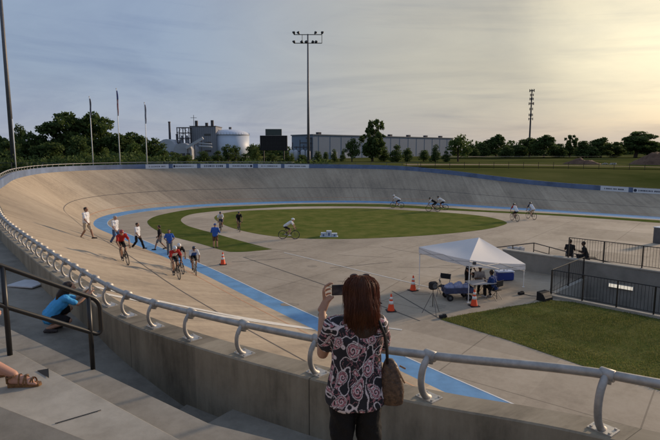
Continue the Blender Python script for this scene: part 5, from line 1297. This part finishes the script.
tree('tree', 'dark tree between the second and third flagpoles', 131, 124, 132, 30, 'round', D, var=1, group=GL, leaves=4200)
tree('tree', 'dark tree right of the third flagpole beside the factory', 152, 121, 137, 28, 'round', D, var=4, group=GL, leaves=2600)
tree('tree', 'mid green tree filling the wood under the tallest tree', 47, 108, 138, 36, 'bush', D, var=1, group=GL, leaves=2600)
tree('tree', 'mid green tree low in the wood by the first flagpole', 78, 106, 136, 36, 'bush', D, var=2, group=GL, leaves=2600)
tree('tree', 'low dark tree behind the blue barrier at the left edge', 8, 104, 140, 40, 'bush', D, var=3, group=GL, leaves=2600)
tree('tree', 'low tree right of the second flagpole', 134, 108, 143, 30, 'bush', M2, var=2, group=GL, leaves=2600)
tree('shrub', 'bright green shrub left of the first flagpole', 85, 98, 150, 14, 'bush', L2, var=1, cat='shrub')
tree('shrub', 'bright green shrub midway between first and second flagpoles', 106, 98, 148, 13, 'bush', L2, var=2, cat='shrub')
tree('shrub', 'green shrub just right of the third flagpole', 163, 100, 148, 22, 'bush', M2, var=3, cat='shrub')
tree('shrub', 'yellow green shrub under the tall chimney', 186, 98, 152, 15, 'bush', L2, var=1, cat='shrub')
GH = 'hedge trees in front of the factory'
for k, (px, yt, wp, kd, lab) in enumerate(((176,150,22,'bush','dark hedge tree at the left end of the factory'), (203,151,24,'bush','dark hedge tree in front of the factory tower'), (218,150,18,'bush','dark hedge tree below the left side of the white tank'), (228,144,13,'round','dark upright tree in front of the white tank'), (235,145,11,'round','slim dark tree right of centre on the white tank'), (245,153,20,'bush','low dark hedge tree at the right side of the white tank'), (252,144,13,'round','dark tree at the right edge of the white tank'), (270,153,26,'bush','dark hedge tree under the black scoreboard'), (286,151,18,'bush','dark hedge tree right of the scoreboard'), (303,153,16,'bush','dark hedge tree behind the floodlight mast'), (318,151,16,'bush','dark hedge tree just right of the floodlight mast'))):
    tree('hedge_tree', lab, px, 128+3*(k % 3), yt, wp, kd, D, var=k % 3+1, group=GH, leaves=1800)
tree('tree', 'yellow green tree left of the black scoreboard', 256, 112, 146, 11, 'round', L2, var=3)
tree('shrub', 'pale green bush below the right side of the scoreboard', 292, 104, 153, 9, 'bush', L2, var=2, cat='shrub')
GW = 'trees standing before the long warehouse'
for k, (px, yt, wp, kd, lab, mm) in enumerate(((326,150,9,'bush','small round bush at the left foot of the warehouse',D), (334,149,9,'bush','small tree at the left of the warehouse wall',M2), (343,151,8,'bush','low bush between small tree and broad tree before the warehouse',D), (352,137,17,'round','broad dark tree left of the tallest airy tree',D), (373,120.5,30,'airy','tallest airy tree in front of the warehouse',D), (384,146,19,'bush','bush at the right foot of the airy tree',D), (397,144,18,'bush','rounded tree before the middle of the warehouse',D), (408,145.5,14,'bush','tree just right of the rounded one before the warehouse',D), (424,148,16,'bush','low wide bush before the right half of the warehouse',D), (436,144.5,13,'bush','small upright tree before the right half of the warehouse',D), (446,150,10,'bush','low bush left of the broad green tree at the warehouse end',D), (459,133,23,'round','broad green tree covering the right end of the warehouse',M2))):
    tree('tree', lab, px, 165+4*(k % 3), yt, wp, kd, mm, var=k % 4+1 if kd != 'airy' else 1, group=GW, leaves=4200 if kd == 'airy' else 1800)
GR = 'trees on the field horizon to the right'
for k, (px, yt, wp, kd, lab, mm) in enumerate(((474,147,12,'bush','low tree right of the warehouse end tree',D), (483,143,15,'bush','round tree second right of the warehouse',D), (497,134,17,'round','tall pointed crown left of the antenna tower',D), (508,145,13,'bush','low tree between the tall crown and the antenna tower',D), (519,143,17,'bush','round tree just left of the antenna tower foot',D), (530,138,16,'round','dense tree at the foot of the antenna tower',D), (545,134.5,20,'round','high round tree right of the antenna tower',D), (557,142,16,'bush','low tree right of the high round tree',D), (571,135,15,'airy','spiky topped tree in the middle of the right treeline',D), (584,141,18,'bush','low dark tree right of the spiky one',D), (602,137,19,'round','round tree left of the large spreading tree',D), (615,142,16,'bush','low tree at the left foot of the large spreading tree',D), (637,131.5,34,'round','large spreading tree above the right dirt mound',D), (655,142,18,'bush','low tree at the right edge behind the dirt mound',D), (676,138,26,'round','tree past the right edge of the dirt mound',D), (592,145,14,'bush','small tree behind the left dirt mound',D))):
    tree('tree', lab, px, 215+6*(k % 3), yt, wp*1.3, 'bush' if kd == 'bush' else kd, mm, var=k % 4+1 if kd != 'airy' else 2, group=GR, leaves=4200)
# distant woodland closing the horizon
b = B(); r = random.Random(3); me_cl = []
for k in range(420):
    x = -420+k*2.4+r.uniform(-2, 2); y = 330+40*math.sin(k*.05)+r.uniform(-10, 10); g_ = gterr(x, y)
    s_ = r.uniform(3.0, 5.5); me_cl.append((x, y, g_+s_*.55, s_*1.1, s_, s_*.9))
me = crown_mesh('far_woodland', me_cl, 42000, 1.9, D, 9); o = bpy.data.objects.new('far_woodland', me); COL.objects.link(o); prop(o, 'far dark woodland closing the horizon behind the field', None, None, 'stuff')
b = B()
# low undergrowth behind the left barrier
me_cl = []
for k in range(150):
    u = k/150; x = -80+u*80+r.uniform(-1, 1); y = 97+6*math.sin(k); g_ = gterr(x, y); s_ = r.uniform(1.1, 2.3)*(1.25 if x < -28 else .8); me_cl.append((x, y, g_+s_*.4, s_*1.3, s_, s_*.8))
me = crown_mesh('undergrowth', me_cl, 30000, .5, D, 10); o = bpy.data.objects.new('undergrowth', me); COL.objects.link(o); prop(o, 'low dark undergrowth behind the far barrier', None, None, 'stuff')

# ------------------------------------------------------------------ masts and flagpoles
def g3(px, dist): p = atd(px, 160, dist); return Vector((p.x, dist, gterr(p.x, dist)))
def pole_h(px, ytop, dist): return atd(px, ytop, dist).z-gterr(atd(px, ytop, dist).x, dist)
base = g3(308.5, 98); hh = pole_h(306, 34, 98)
t = thing('floodlight_mast', 'tall floodlight mast with two tiers of lamps behind the far barrier', 'floodlight', base)
b = B(); b.tube([(0, 0, 0), (0, 0, hh*.5), (0, 0, hh)], [.28, .2, .12], 10); b.build('mast', M_pole, t, smooth=True)
fr = B(); w2 = 2.55
fr.tube([(-w2, 0, hh-.1), (w2, 0, hh-.1)], .07, 6); fr.tube([(-w2, 0, hh-1.6), (w2, 0, hh-1.6)], .07, 6); fr.tube([(w2, 0, hh-1.6), (w2, 0, hh-.1)], .05, 6); fr.tube([(-w2*.4, 0, hh-1.6), (-w2*.4, 0, hh-.1)], .05, 6)
fr.build('cross_arm', M_blackm, t)
def lamp(x, z, ry):
    b = B(); R = Matrix.Rotation(ry, 3, 'Y')@Matrix.Rotation(.5, 3, 'X'); b.lathe([(.05, .25), (.12, .2), (.28, .0), (.32, -.14), (.30, -.15)], 12); b.v = [tuple(Vector((x, -.1, z))+R@Vector(v)) for v in b.v]; lo_ = b.build('lamp', M_blackm, t, smooth=True)
for x, ry in ((-2.5, .9), (-1.7, .5), (1.4, -.5), (2.6, -.9)): lamp(x, hh+.25, ry)
for x, ry in ((-2.5, .8), (-1.1, .3), (-.3, .2), (.9, -.3), (1.5, -.4)): lamp(x, hh-1.35, ry)
# left mast, closer
base = g3(13.5, 92); hh = 36
t = thing('lighting_mast', 'very tall dark lighting mast running out of the top left of the view', 'mast', base)
b = B(); b.tube([(0, 0, 0), (0, 0, hh*.5), (0, 0, hh)], [.42, .34, .24], 12); b.build('mast', M_pole, t, smooth=True)
fr = B(); fr.tube([(-2.5, 0, hh), (2.5, 0, hh)], .08, 6); fr.build('cross_arm', M_blackm, t)
b = B()
for x in (-2.2, -1, 1, 2.2): b.lathe([(.05, .25), (.12, .2), (.28, .0), (.32, -.14)], 10, (x, 0, hh-.3))
b.build('lamp', M_blackm, t)
b = B(); b.tube([(0, 0, 0), (0, 0, 9)], .07, 8); o = b.build('slim_post', M_white, smooth=True); o.location = g3(15.5, 86); prop(o, 'slim white post standing beside the tall lighting mast', 'post')
M_flagd = mat('flag_dark', (.05, .05, .07), .8, .3, 6)
for px, yt, lab, fc in ((93, 97, 'left flagpole with a furled dark flag', 'd'), (120, 89, 'middle and tallest flagpole with a furled red and blue flag', 'r'), (147, 103, 'right and shortest flagpole with a furled grey flag', 'g')):
    base = g3(px, 90); hh = pole_h(px-4 if px == 93 else px-5, yt, 90)
    t = thing('flagpole', 'white '+lab, 'flagpole', base, 0, 'white flagpoles behind the barrier')
    B().tube([(0, 0, 0), (0, 0, hh)], [.10, .055], 8).build('pole', M_white, t, smooth=True); B().ell((0, 0, hh+.07), .09).build('finial', M_plate, t, smooth=True)
    b = B(); n = 14; hl = 4.2 if fc == 'r' else 3.2
    rings = []
    for i in range(n+1):
        u = i/n; z = hh-.25-hl*u; w_ = .05+.08*math.sin(PI*min(1, u*.9+.08)); b.lathe([], 3) if False else None; rings.append((.05+w_*.7+.03*math.sin(u*9), .03*math.sin(u*7), z, w_, .07+.03*math.sin(u*11)))
    fl = B(); fl.loft(rings[::-1], 12, 2)
    fl.build('flag', {'d': M_flagd, 'g': mat('flag_grey', (.16, .16, .2), .8, .3, 6), 'r': mat('flag_red', (.30, .03, .03), .8, .1, 3, col2=(.35, .3, .3))}[fc], t, smooth=True)
    if fc == 'r': b = B(); b.loft([(x, y, z, rx*1.04, ry*1.06) for x, y, z, rx, ry in rings[:6]][::-1], 12, 2); b.build('flag_canton', mat('flag_blue', (.03, .05, .2), .8), t, smooth=True)

# wire fence behind the far side
t = thing('field_fence', 'thin wire and post fence behind the far barrier on the left', 'fence', (-60, 88, gterr(-60, 88)))
o = t.location; pts = []
for k in range(32): x = -66+k*2.6; y = 87+.0*x; pts.append(Vector((x, y, gterr(x, y))))
for p in pts: B().tube([p-up*.1, p+up*1.9], .035, 5).build('post', M_pole, t, org=o)
b = B()
for zz in (1.85, 1.2, .5): b.tube([p+up*zz for p in pts], .03 if zz > 1.5 else .014, 4)
b.build('wire', M_pole, t, org=o)
t = thing('pasture_fence', 'low weathered post and wire fence crossing the field on the right', 'fence', (40, 100, gterr(40, 100))); o = t.location; pts = []
for k in range(40): x = 15+k*2.8; y = 104-.08*x; pts.append(Vector((x, y, gterr(x, y))))
for p in pts: B().tube([p-up*.1, p+up*1.25], .05, 5).build('post', M_bark, t, org=o)
b = B()
for zz in (1.15,): b.tube([p+up*zz for p in pts], .01, 4)
b.build('wire', M_pole, t, org=o)

# ------------------------------------------------------------------ scoreboard
dist = 112; bpz = g3(274, dist); k = dist/F
t = thing('scoreboard', 'black scoreboard seen from behind with a grey sign box on top', 'scoreboard', bpz)
z0 = atd(274, 150.5, dist).z-bpz.z; z1 = atd(274, 135.5, dist).z-bpz.z; z2 = atd(274, 129, dist).z-bpz.z; M_sb = mat('scoreboard_black', (.012, .011, .012), .6)
B().box((0, 0, (z0+z1)/2), (27*k, .5, z1-z0), bev=.05).build('panel', M_sb, t); B().box((0, 0, (z1+z2)/2+.01), (16*k, .4, z2-z1-.02), bev=.03).build('top_sign', mat('sign_greygreen', (.06, .075, .07), .6), t)
for x in (-10*k, 10*k): B().tube([(x, .1, 0), (x, .1, z0+.2)], .13, 8).build('post', M_blackm, t)
b = B()
for i in range(6): x = (-11+4.4*i)*k; b.box((x, -.27, (z0+z1)/2), (.06, .05, z1-z0-.2))
for i in range(3): b.box((0, -.26, z0+(z1-z0)*(i+1)/4), (26*k, .04, .06))
b.build('bracing', mat('bracing', (.03, .03, .03), .5), t)

# ------------------------------------------------------------------ white tank
dist = 260; bpz = g3(231, dist); k = dist/F; rt = 18.3*k; zt = atd(231, 135, dist).z-bpz.z; zd = atd(231, 129.3, dist).z-bpz.z
M_tank = mat('tank_white', (.52, .58, .68), .5, .06, .15)
t = thing('storage_tank', 'large round white storage tank with a shallow domed roof', 'tank', bpz)
B().lathe([(rt, -1), (rt, zt)], 48).build('shell', M_tank, t, smooth=True); B().lathe([(rt+.15, zt-.2), (rt+.15, zt)]+[(rt*math.cos(a), zt+(zd-zt)*math.sin(a)) for a in np.linspace(.05, 1.5, 9)], 48).build('dome', mat('dome_white', (.58, .62, .70), .5), t, smooth=True)
B().lathe([(rt+.4, zt-.05), (rt+.4, zt+.05)], 40).build('rim_walkway', M_pole, t)
b = B(); 
for i in range(40): a = 2*PI*i/40; b.tube([(rt*1.02*math.cos(a), rt*1.02*math.sin(a), zt), (rt*1.02*math.cos(a), rt*1.02*math.sin(a), zt+1)], .05, 4)
b.build('guard_rail', M_pole, t)
B().box((0, 0, zd+.5), (1.2, 1.2, 1.2)).build('vent', M_pole, t)

# ------------------------------------------------------------------ factory buildings
M_fac = mat('factory_grey', (.22, .23, .26), .8, .12, .12); M_fac2 = mat('factory_pale', (.42, .44, .48), .7, .1, .2); M_stl = mat('factory_steel', (.07, .065, .07), .7, .2, .5)
def PX(px, py, d_): return atd(px, py, d_)
dist = 250; k = dist/F
def fbuild(name, label, x0, x1, ytop, dep, m, cat='building', dist=250, details=None, group=None):
    bz = g3((x0+x1)/2, dist); w_ = (x1-x0)*dist/F; h_ = PX((x0+x1)/2, ytop, dist).z-bz.z; t = thing(name, label, cat, bz, 0, group); B().box((0, dep/2, h_/2-.5), (w_, dep, h_+1)).build('wall', m, t)
    B().box((0, dep/2, h_+.16), (w_+.5, dep+.5, .3)).build('roof', M_stl, t)
    if details: details(t, w_, h_)
    return t
def tower_d(t, w_, h_):
    b = B()
    for i in range(12): b.box((-w_/2+w_*(i+.5)/12, -.06, h_/2), (.12, .1, h_))
    b.build('cladding_ribs', mat('rib_grey', (.17, .18, .2), .7), t)
    for z in (.25, .5, .75): B().box((w_*.18, -.12, h_*z), (w_*.25, .1, .9)).build('window', mat('dark_glass', (.02, .025, .03), .2, spec=.6), t)
    for x, hh in ((-w_*.3, 2.6), (w_*.1, 1.6), (w_*.32, 2.8)): B().box((x, 3, h_+.3+hh/2), (1.2, 1.2, hh)).build('roof_unit', M_stl, t)
    B().tube([(-w_*.38, 2, h_), (-w_*.38, 2, h_+5.5)], .12, 6).build('chimney', M_stl, t)
    b = B(); b.tube([(-w_*.5, 2, h_+4.2), (-w_*.26, 2, h_+4.2)], .1, 5); b.build('antenna_arm', M_stl, t)
fbuild('factory_tower', 'tall grey factory block left of the white tank', 191, 216.5, 126.5, 14, M_fac, details=tower_d)
# open steel frame with stacks
bz = g3(184, 246); t = thing('process_frame', 'dark open steel process frame against the left of the factory block', 'structure', bz); hf = PX(184, 127.5, 246).z-bz.z; wf = 5.5
for x in (-wf/2, 0, wf/2):
    for y in (0, 4): B().box((x, y, hf/2), (.35, .35, hf)).build('column', M_stl, t)
for i in range(6): z = hf*(i+1)/6; B().box((0, 2, z), (wf+.5, 4.4, .3)).build('platform', M_stl, t)
b = B()
for i in range(5): z = hf*(i+1)/6; b.tube([(-wf/2, -.1, z), (0, -.1, z+hf/6)], .1, 4); b.tube([(0, -.1, z+hf/6), (wf/2, -.1, z)], .1, 4)
b.build('bracing', M_stl, t)
for x, r_ in ((-1.2, .7), (1.3, .8)): B().lathe([(r_, 0), (r_, hf*.62), (r_*.4, hf*.72)], 12, (x, 2, .5)).build('vessel', M_fac2, t, smooth=True)
for px, yt, r_, lab in ((170.8, 121.5, .55, 'tall thin dark chimney left of the factory'), (178, 134, .6, 'short dark chimney between tall chimney and steel frame')):
    bz = g3(px, 252); h_ = PX(px, yt, 252).z-bz.z; t = thing('chimney', lab, 'chimney', bz); B().tube([(0, 0, 0), (0, 0, h_)], [r_*1.1, r_*.85], 12).build('stack', M_stl, t, smooth=True); B().lathe([(r_*1.1, h_-.6), (r_*1.1, h_)], 12).build('stack_cap', mat('cap_metal', (.12, .10, .10), .6), t)
def shed(x0, x1, ytop, ybot, dist, label, m):
    bz = g3((x0+x1)/2, dist); w_ = (x1-x0)*dist/F; h_ = PX(0, ytop, dist).z-bz.z; he = h_*.55; t = thing('factory_shed', label, 'shed', bz)
    prof = [(-w_/2, 0), (w_/2, 0), (w_/2, he)]+[(w_/2*math.cos(a), he+(h_-he)*math.sin(a)) for a in np.linspace(.15, PI-.15, 9)]+[(-w_/2, he)]
    b = B(); n = len(prof); b.v = [(x, 0, z) for x, z in prof]+[(x, 18, z) for x, z in prof]; b.f = [tuple(range(n)), tuple(range(2*n-1, n-1, -1))]; b.f += [(i, n+i, n+(i+1) % n, (i+1) % n) for i in range(n)]; b.build('shell', m, t)
    B().box((0, -.1, he*.35), (w_*.25, .2, he*.7)).build('door', M_stl, t); B().box((w_*.3, -.08, he*.6), (w_*.18, .15, he*.22)).build('window', mat('dark_glass', (.02, .025, .03), .2, spec=.6), t)
shed(158, 176, 139, 150, 240, 'pale round roofed shed below the tall chimney', M_fac2)
shed(174, 192, 143, 152, 236, 'lower pale shed in front of the steel frame', mat('shed_grey', (.34, .35, .38), .7, .1, .3))
# conveyor & pipework left of the tank
bz = g3(196, 235); t = thing('conveyor', 'slanting enclosed conveyor with pipes before the factory block', 'conveyor', bz); o = t.location
a = PX(186, 148, 235); c = PX(203, 138, 235); b = B(); b.tube([a, c], .8, 4); b.build('gallery', M_fac2, t, org=o)
for f_ in (.1, .5, .9): p = a.lerp(c, f_); B().tube([Vector((p.x, p.y, o.z)), p], .2, 5).build('support', M_stl, t, org=o)
b = B(); p1, p2 = PX(199, 146, 233), PX(212, 147, 233); b.tube([p1, p2], .35, 8); b.tube([p1+up*1.3, p2+up*1.3], .25, 8); b.build('pipe', M_fac2, t, org=o, smooth=True)
# equipment right of the scoreboard
bz = g3(300, 200); t = thing('pipe_rack', 'dark pipe rack with small tanks between scoreboard and warehouse', 'structure', bz); k = 200/F
for i in range(7): x = (-11+3.7*i)*k; h_ = (4, 7, 5.5, 8, 6, 9, 9)[i]; B().box((x, 0, h_/2), (.3, .3, h_)).build('column', M_stl, t)
for z, x0, x1 in ((3.6, -11, 10), (5.2, -6, 11), (6.8, 0, 11), (8.6, 6, 11)): B().box(((x0+x1)/2*k, 0, z), ((x1-x0)*k, 1.2, .35)).build('pipe_bridge', M_stl, t)
for x in (-8, -4, 3, 8): B().lathe([(.9, 0), (.9, 3.4), (.4, 4)], 12, (x*k, -1, .2)).build('vessel', M_fac2, t, smooth=True)
# warehouse: long blue-grey box seen obliquely
pL = PX(313, 152, 200); pR = PX(452.5, 152, 262); dl = Vector((pR.x-pL.x, pR.y-pL.y, 0)); Ln = dl.length; ang = math.atan2(dl.y, dl.x); gl0 = gterr(pL.x, pL.y)
t = thing('warehouse', 'long low blue grey warehouse with a flat roof behind the trees', 'warehouse', (pL.x, pL.y, gl0-1), ang)
hL = PX(309, 134, 200).z-gl0+1; hR = PX(452.5, 139.5, 262).z-gl0+1; hw = (hL+hR)/2; dep = 13
B().box((Ln/2, dep/2, hw/2), (Ln, dep, hw)).build('wall', mat('warehouse_blue', (.17, .215, .28), .7, .06, .08), t)
B().box((Ln/2, dep/2, hw+.2), (Ln+.6, dep+.6, .4)).build('roof', mat('roof_edge', (.13, .15, .18), .7), t)
b = B()
for i in range(int(Ln/6)): b.box((i*6+3, -.03, hw/2), (.1, .06, hw-.2))
b.build('cladding_seams', mat('warehouse_rib', (.15, .19, .25), .7), t)
for f_ in (.06, .38, .52, .66, .8, .93): B().box((Ln*f_, 3, hw+.8), (1.5, 1.5, 1.0)).build('roof_vent', M_stl, t)
for f_ in (.12, .2, .55, .6, .86): B().box((Ln*f_, -.1, 2.6), (3.4, .15, 3.6)).build('loading_door', mat('loading_door', (.35, .38, .42), .6), t)
# ------------------------------------------------------------------ antenna tower
bz = g3(528.5, 300); h_ = PX(530, 89.5, 300).z-bz.z; t = thing('antenna_tower', 'tall slim antenna tower with clusters of antennas rising from the right treeline', 'tower', bz)
b = B(); b.tube([(0, 0, 0), (0, 0, h_*.6), (0, 0, h_)], [.6, .42, .28], 8)
b.build('mast', M_stl, t)
for z, w_, n_ in ((.985, 1.3, 6), (.92, .9, 3), (.86, 1.0, 4), (.79, 1.3, 5), (.71, .9, 3), (.62, 1.0, 4), (.56, 1.2, 3)):
    b = B(); b.tube([(w_*math.cos(a), w_*math.sin(a), h_*z) for a in np.linspace(0, 2*PI, 9)[:-1]], .12, 4, closed=True)
    for i in range(n_): a = 2*PI*i/n_; b.box((w_*math.cos(a), w_*math.sin(a), h_*z), (.28, .28, 1.5)); b.tube([(0, 0, h_*z), (w_*math.cos(a), w_*math.sin(a), h_*z)], .08, 4)
    b.build('antenna_cluster', mat('antenna_red', (.10, .05, .05), .6) if z in (.79, .92) else M_stl, t)
# ------------------------------------------------------------------ dirt mounds
def mound(px, dist, wpx, ytop, label, seed):
    bz = g3(px, dist); w_ = wpx*dist/F; h_ = PX(px, ytop, dist).z-bz.z; b = B(); n = 28
    for i in range(n+1):
        for j in range(n+1):
            u = i/n*2-1; v = j/n*2-1; r_ = math.hypot(u, v); f_ = max(0, 1-r_*r_)**1.3*(.8+.6*noise.noise(Vector((u*2.6, v*2.6, seed))))+.22*noise.noise(Vector((u*7, v*7, seed)))*max(0, 1-r_)+.08*noise.noise(Vector((u*19, v*19, seed)))*max(0, 1-r_)
            b.v.append((u*w_/2, v*w_*.35, h_*f_*1.05-.15))
    for i in range(n):
        for j in range(n): q = i*(n+1)+j; b.f.append((q, q+n+1, q+n+2, q+1))
    o = b.build('dirt_mound', mat('mound_earth', (.12, .07, .045), .95, .35, .8, .6, 2), smooth=True); o.location = bz; prop(o, label, 'dirt mound')
mound(583, 150, 44, 157.5, 'low brown dirt mound left of the large spreading tree', 1); mound(660, 150, 62, 150.5, 'larger reddish dirt mound at the right edge', 5)
for k, (px, lab) in enumerate(((604, 'left of two pale rubble heaps beside the left dirt mound'), (613, 'right of two pale rubble heaps beside the left dirt mound'))):
    bz = g3(px, 148); b = B()
    for i in range(14): b.box((random.uniform(-1.2, 1.2), random.uniform(-.4, .4), random.uniform(.05, .5)), (random.uniform(.3, .9), .3, random.uniform(.15, .4)), rz=random.random()*3)
    o = b.build('rubble_heap', mat('rubble', (.4, .37, .34), .9, .2, 2)); o.location = bz; prop(o, lab, 'rubble', 'pale rubble heaps by the mound')

# ------------------------------------------------------------------ bake skins, colour the paisley top
bake_all()
me = top.data; n = len(me.vertices); co_ = np.empty(n*3); me.vertices.foreach_get('co', co_); co_ = co_.reshape(-1, 3); no_ = np.empty(n*3); me.vertices.foreach_get('normal', no_); no_ = no_.reshape(-1, 3)
# folds
fold = np.array([noise.noise(Vector((p[0]*10, p[1]*10, p[2]*3.0)))*.014+noise.noise(Vector((p[0]*20+p[2]*9, p[1]*22, p[2]*10)))*.006 for p in co_])
ang_ = np.arctan2(co_[:, 0], -co_[:, 1]); u = ang_*.19; v = co_[:, 2]
sl_ = np.abs(co_[:, 0]) > .175; u = np.where(sl_, co_[:, 0]*1.0+co_[:, 1]*.4, u)
warp = np.array([(noise.noise(Vector((a*8, b_*8, 0)))*.012, noise.noise(Vector((a*8, b_*8, 7)))*.012) for a, b_ in zip(u, v)]); u = u+warp[:, 0]; v = v+warp[:, 1]
r = np.random.default_rng(12)
mot = []
tries = 0
big = [(-.05, 1.20, .095, 5.9), (.09, 1.08, .085, 1.25), (-.13, 1.02, .075, 4.6), (.0, .93, .08, .75), (.15, .92, .07, 1.9), (-.12, .87, .065, 3.3), (.13, 1.27, .06, 3.6), (-.17, 1.25, .06, 4.4), (.27, 1.0, .07, 3), (-.27, .98, .07, 1.6), (.3, 1.22, .06, 4.4), (-.3, 1.24, .065, .3)]
mot += big
while len(mot) < 70 and tries < 6000:
    tries += 1; a = (r.uniform(-.62, .62), r.uniform(.78, 1.42), r.uniform(.022, .04), r.uniform(0, 6.28))
    if all(math.hypot(a[0]-m_[0], a[1]-m_[1]) > (a[2]+m_[2])*.92 for m_ in mot): mot.append(a)
bestd = np.full(n, 9.); C = np.tile(np.array([.010, .010, .016]), (n, 1))
wh = np.array([.62, .54, .56]); pk = np.array([.42, .17, .20]); bk = np.array([.010, .010, .016])
sc = np.array([[noise.noise(Vector((a*30, b_*30, 2))), noise.noise(Vector((a*14, b_*14, 5)))] for a, b_ in zip(u, v)])
line = np.abs(sc[:, 1]) < .06; C[line] = wh; C[(np.abs(sc[:, 0]) < .05) & (sc[:, 1] > .12)] = pk*.8
for mx_, my_, s_, th_ in mot:
    dx, dy = u-mx_, v-my_; ct, st2 = math.cos(th_), math.sin(th_); w0 = s_*.60; al = (dx*ct+dy*st2)/w0; be = (-dx*st2+dy*ct)/w0
    hnd = 1 if (int(th_*10) % 2) else -1; tl = 2.5
    be = be-hnd*.30*np.clip(al, 0, 3)**1.7
    tt_ = np.clip(al/tl, 0, .985); q = np.maximum(np.hypot(np.minimum(al, 0), be/(1-tt_**1.3)), tt_); a = np.arctan2(be, al); rr = np.hypot(al, be)
    m_ = (q < 1)&(al < tl)
    if s_ > .05:
        qq = np.mod(rr*2.2+a/(2*PI)*hnd, 1.0); cen_ = (rr < .62)
        col = np.where((q < .36)[:, None], pk, bk); col = np.where(((q > .36) & (q < .46))[:, None], wh, col); col = np.where(((q > .58) & (q < .80))[:, None], pk, col)
        col = np.where((((q > .64) & (q < .74)) & (np.mod(al*2.2+be, 1) < .35))[:, None], wh, col)
        col = np.where(cen_[:, None], np.where((qq < .3)[:, None], wh, np.where((qq < .62)[:, None], pk, bk)), col)
    else: col = np.where((q < .25)[:, None], wh, np.where((q < .62)[:, None], pk, bk))
    col = np.where((q > .88)[:, None], wh, col); col = np.where(((q > .80) & (q <= .88))[:, None], bk, col)
    scal = (q > 1.1) & (q < 1.22) & (al > -.4) & (al < tl*.9) & (be*hnd > 0)
    C = np.where(m_[:, None], col, C); C = np.where(scal[:, None], wh, C)
ca_ = me.color_attributes.new('pattern', 'FLOAT_COLOR', 'POINT'); ca_.data.foreach_set('color', np.concatenate([C, np.ones((n, 1))], 1).ravel().astype(np.float32))
me.vertices.foreach_set('co', (co_+no_*fold[:, None]).ravel()); me.update()
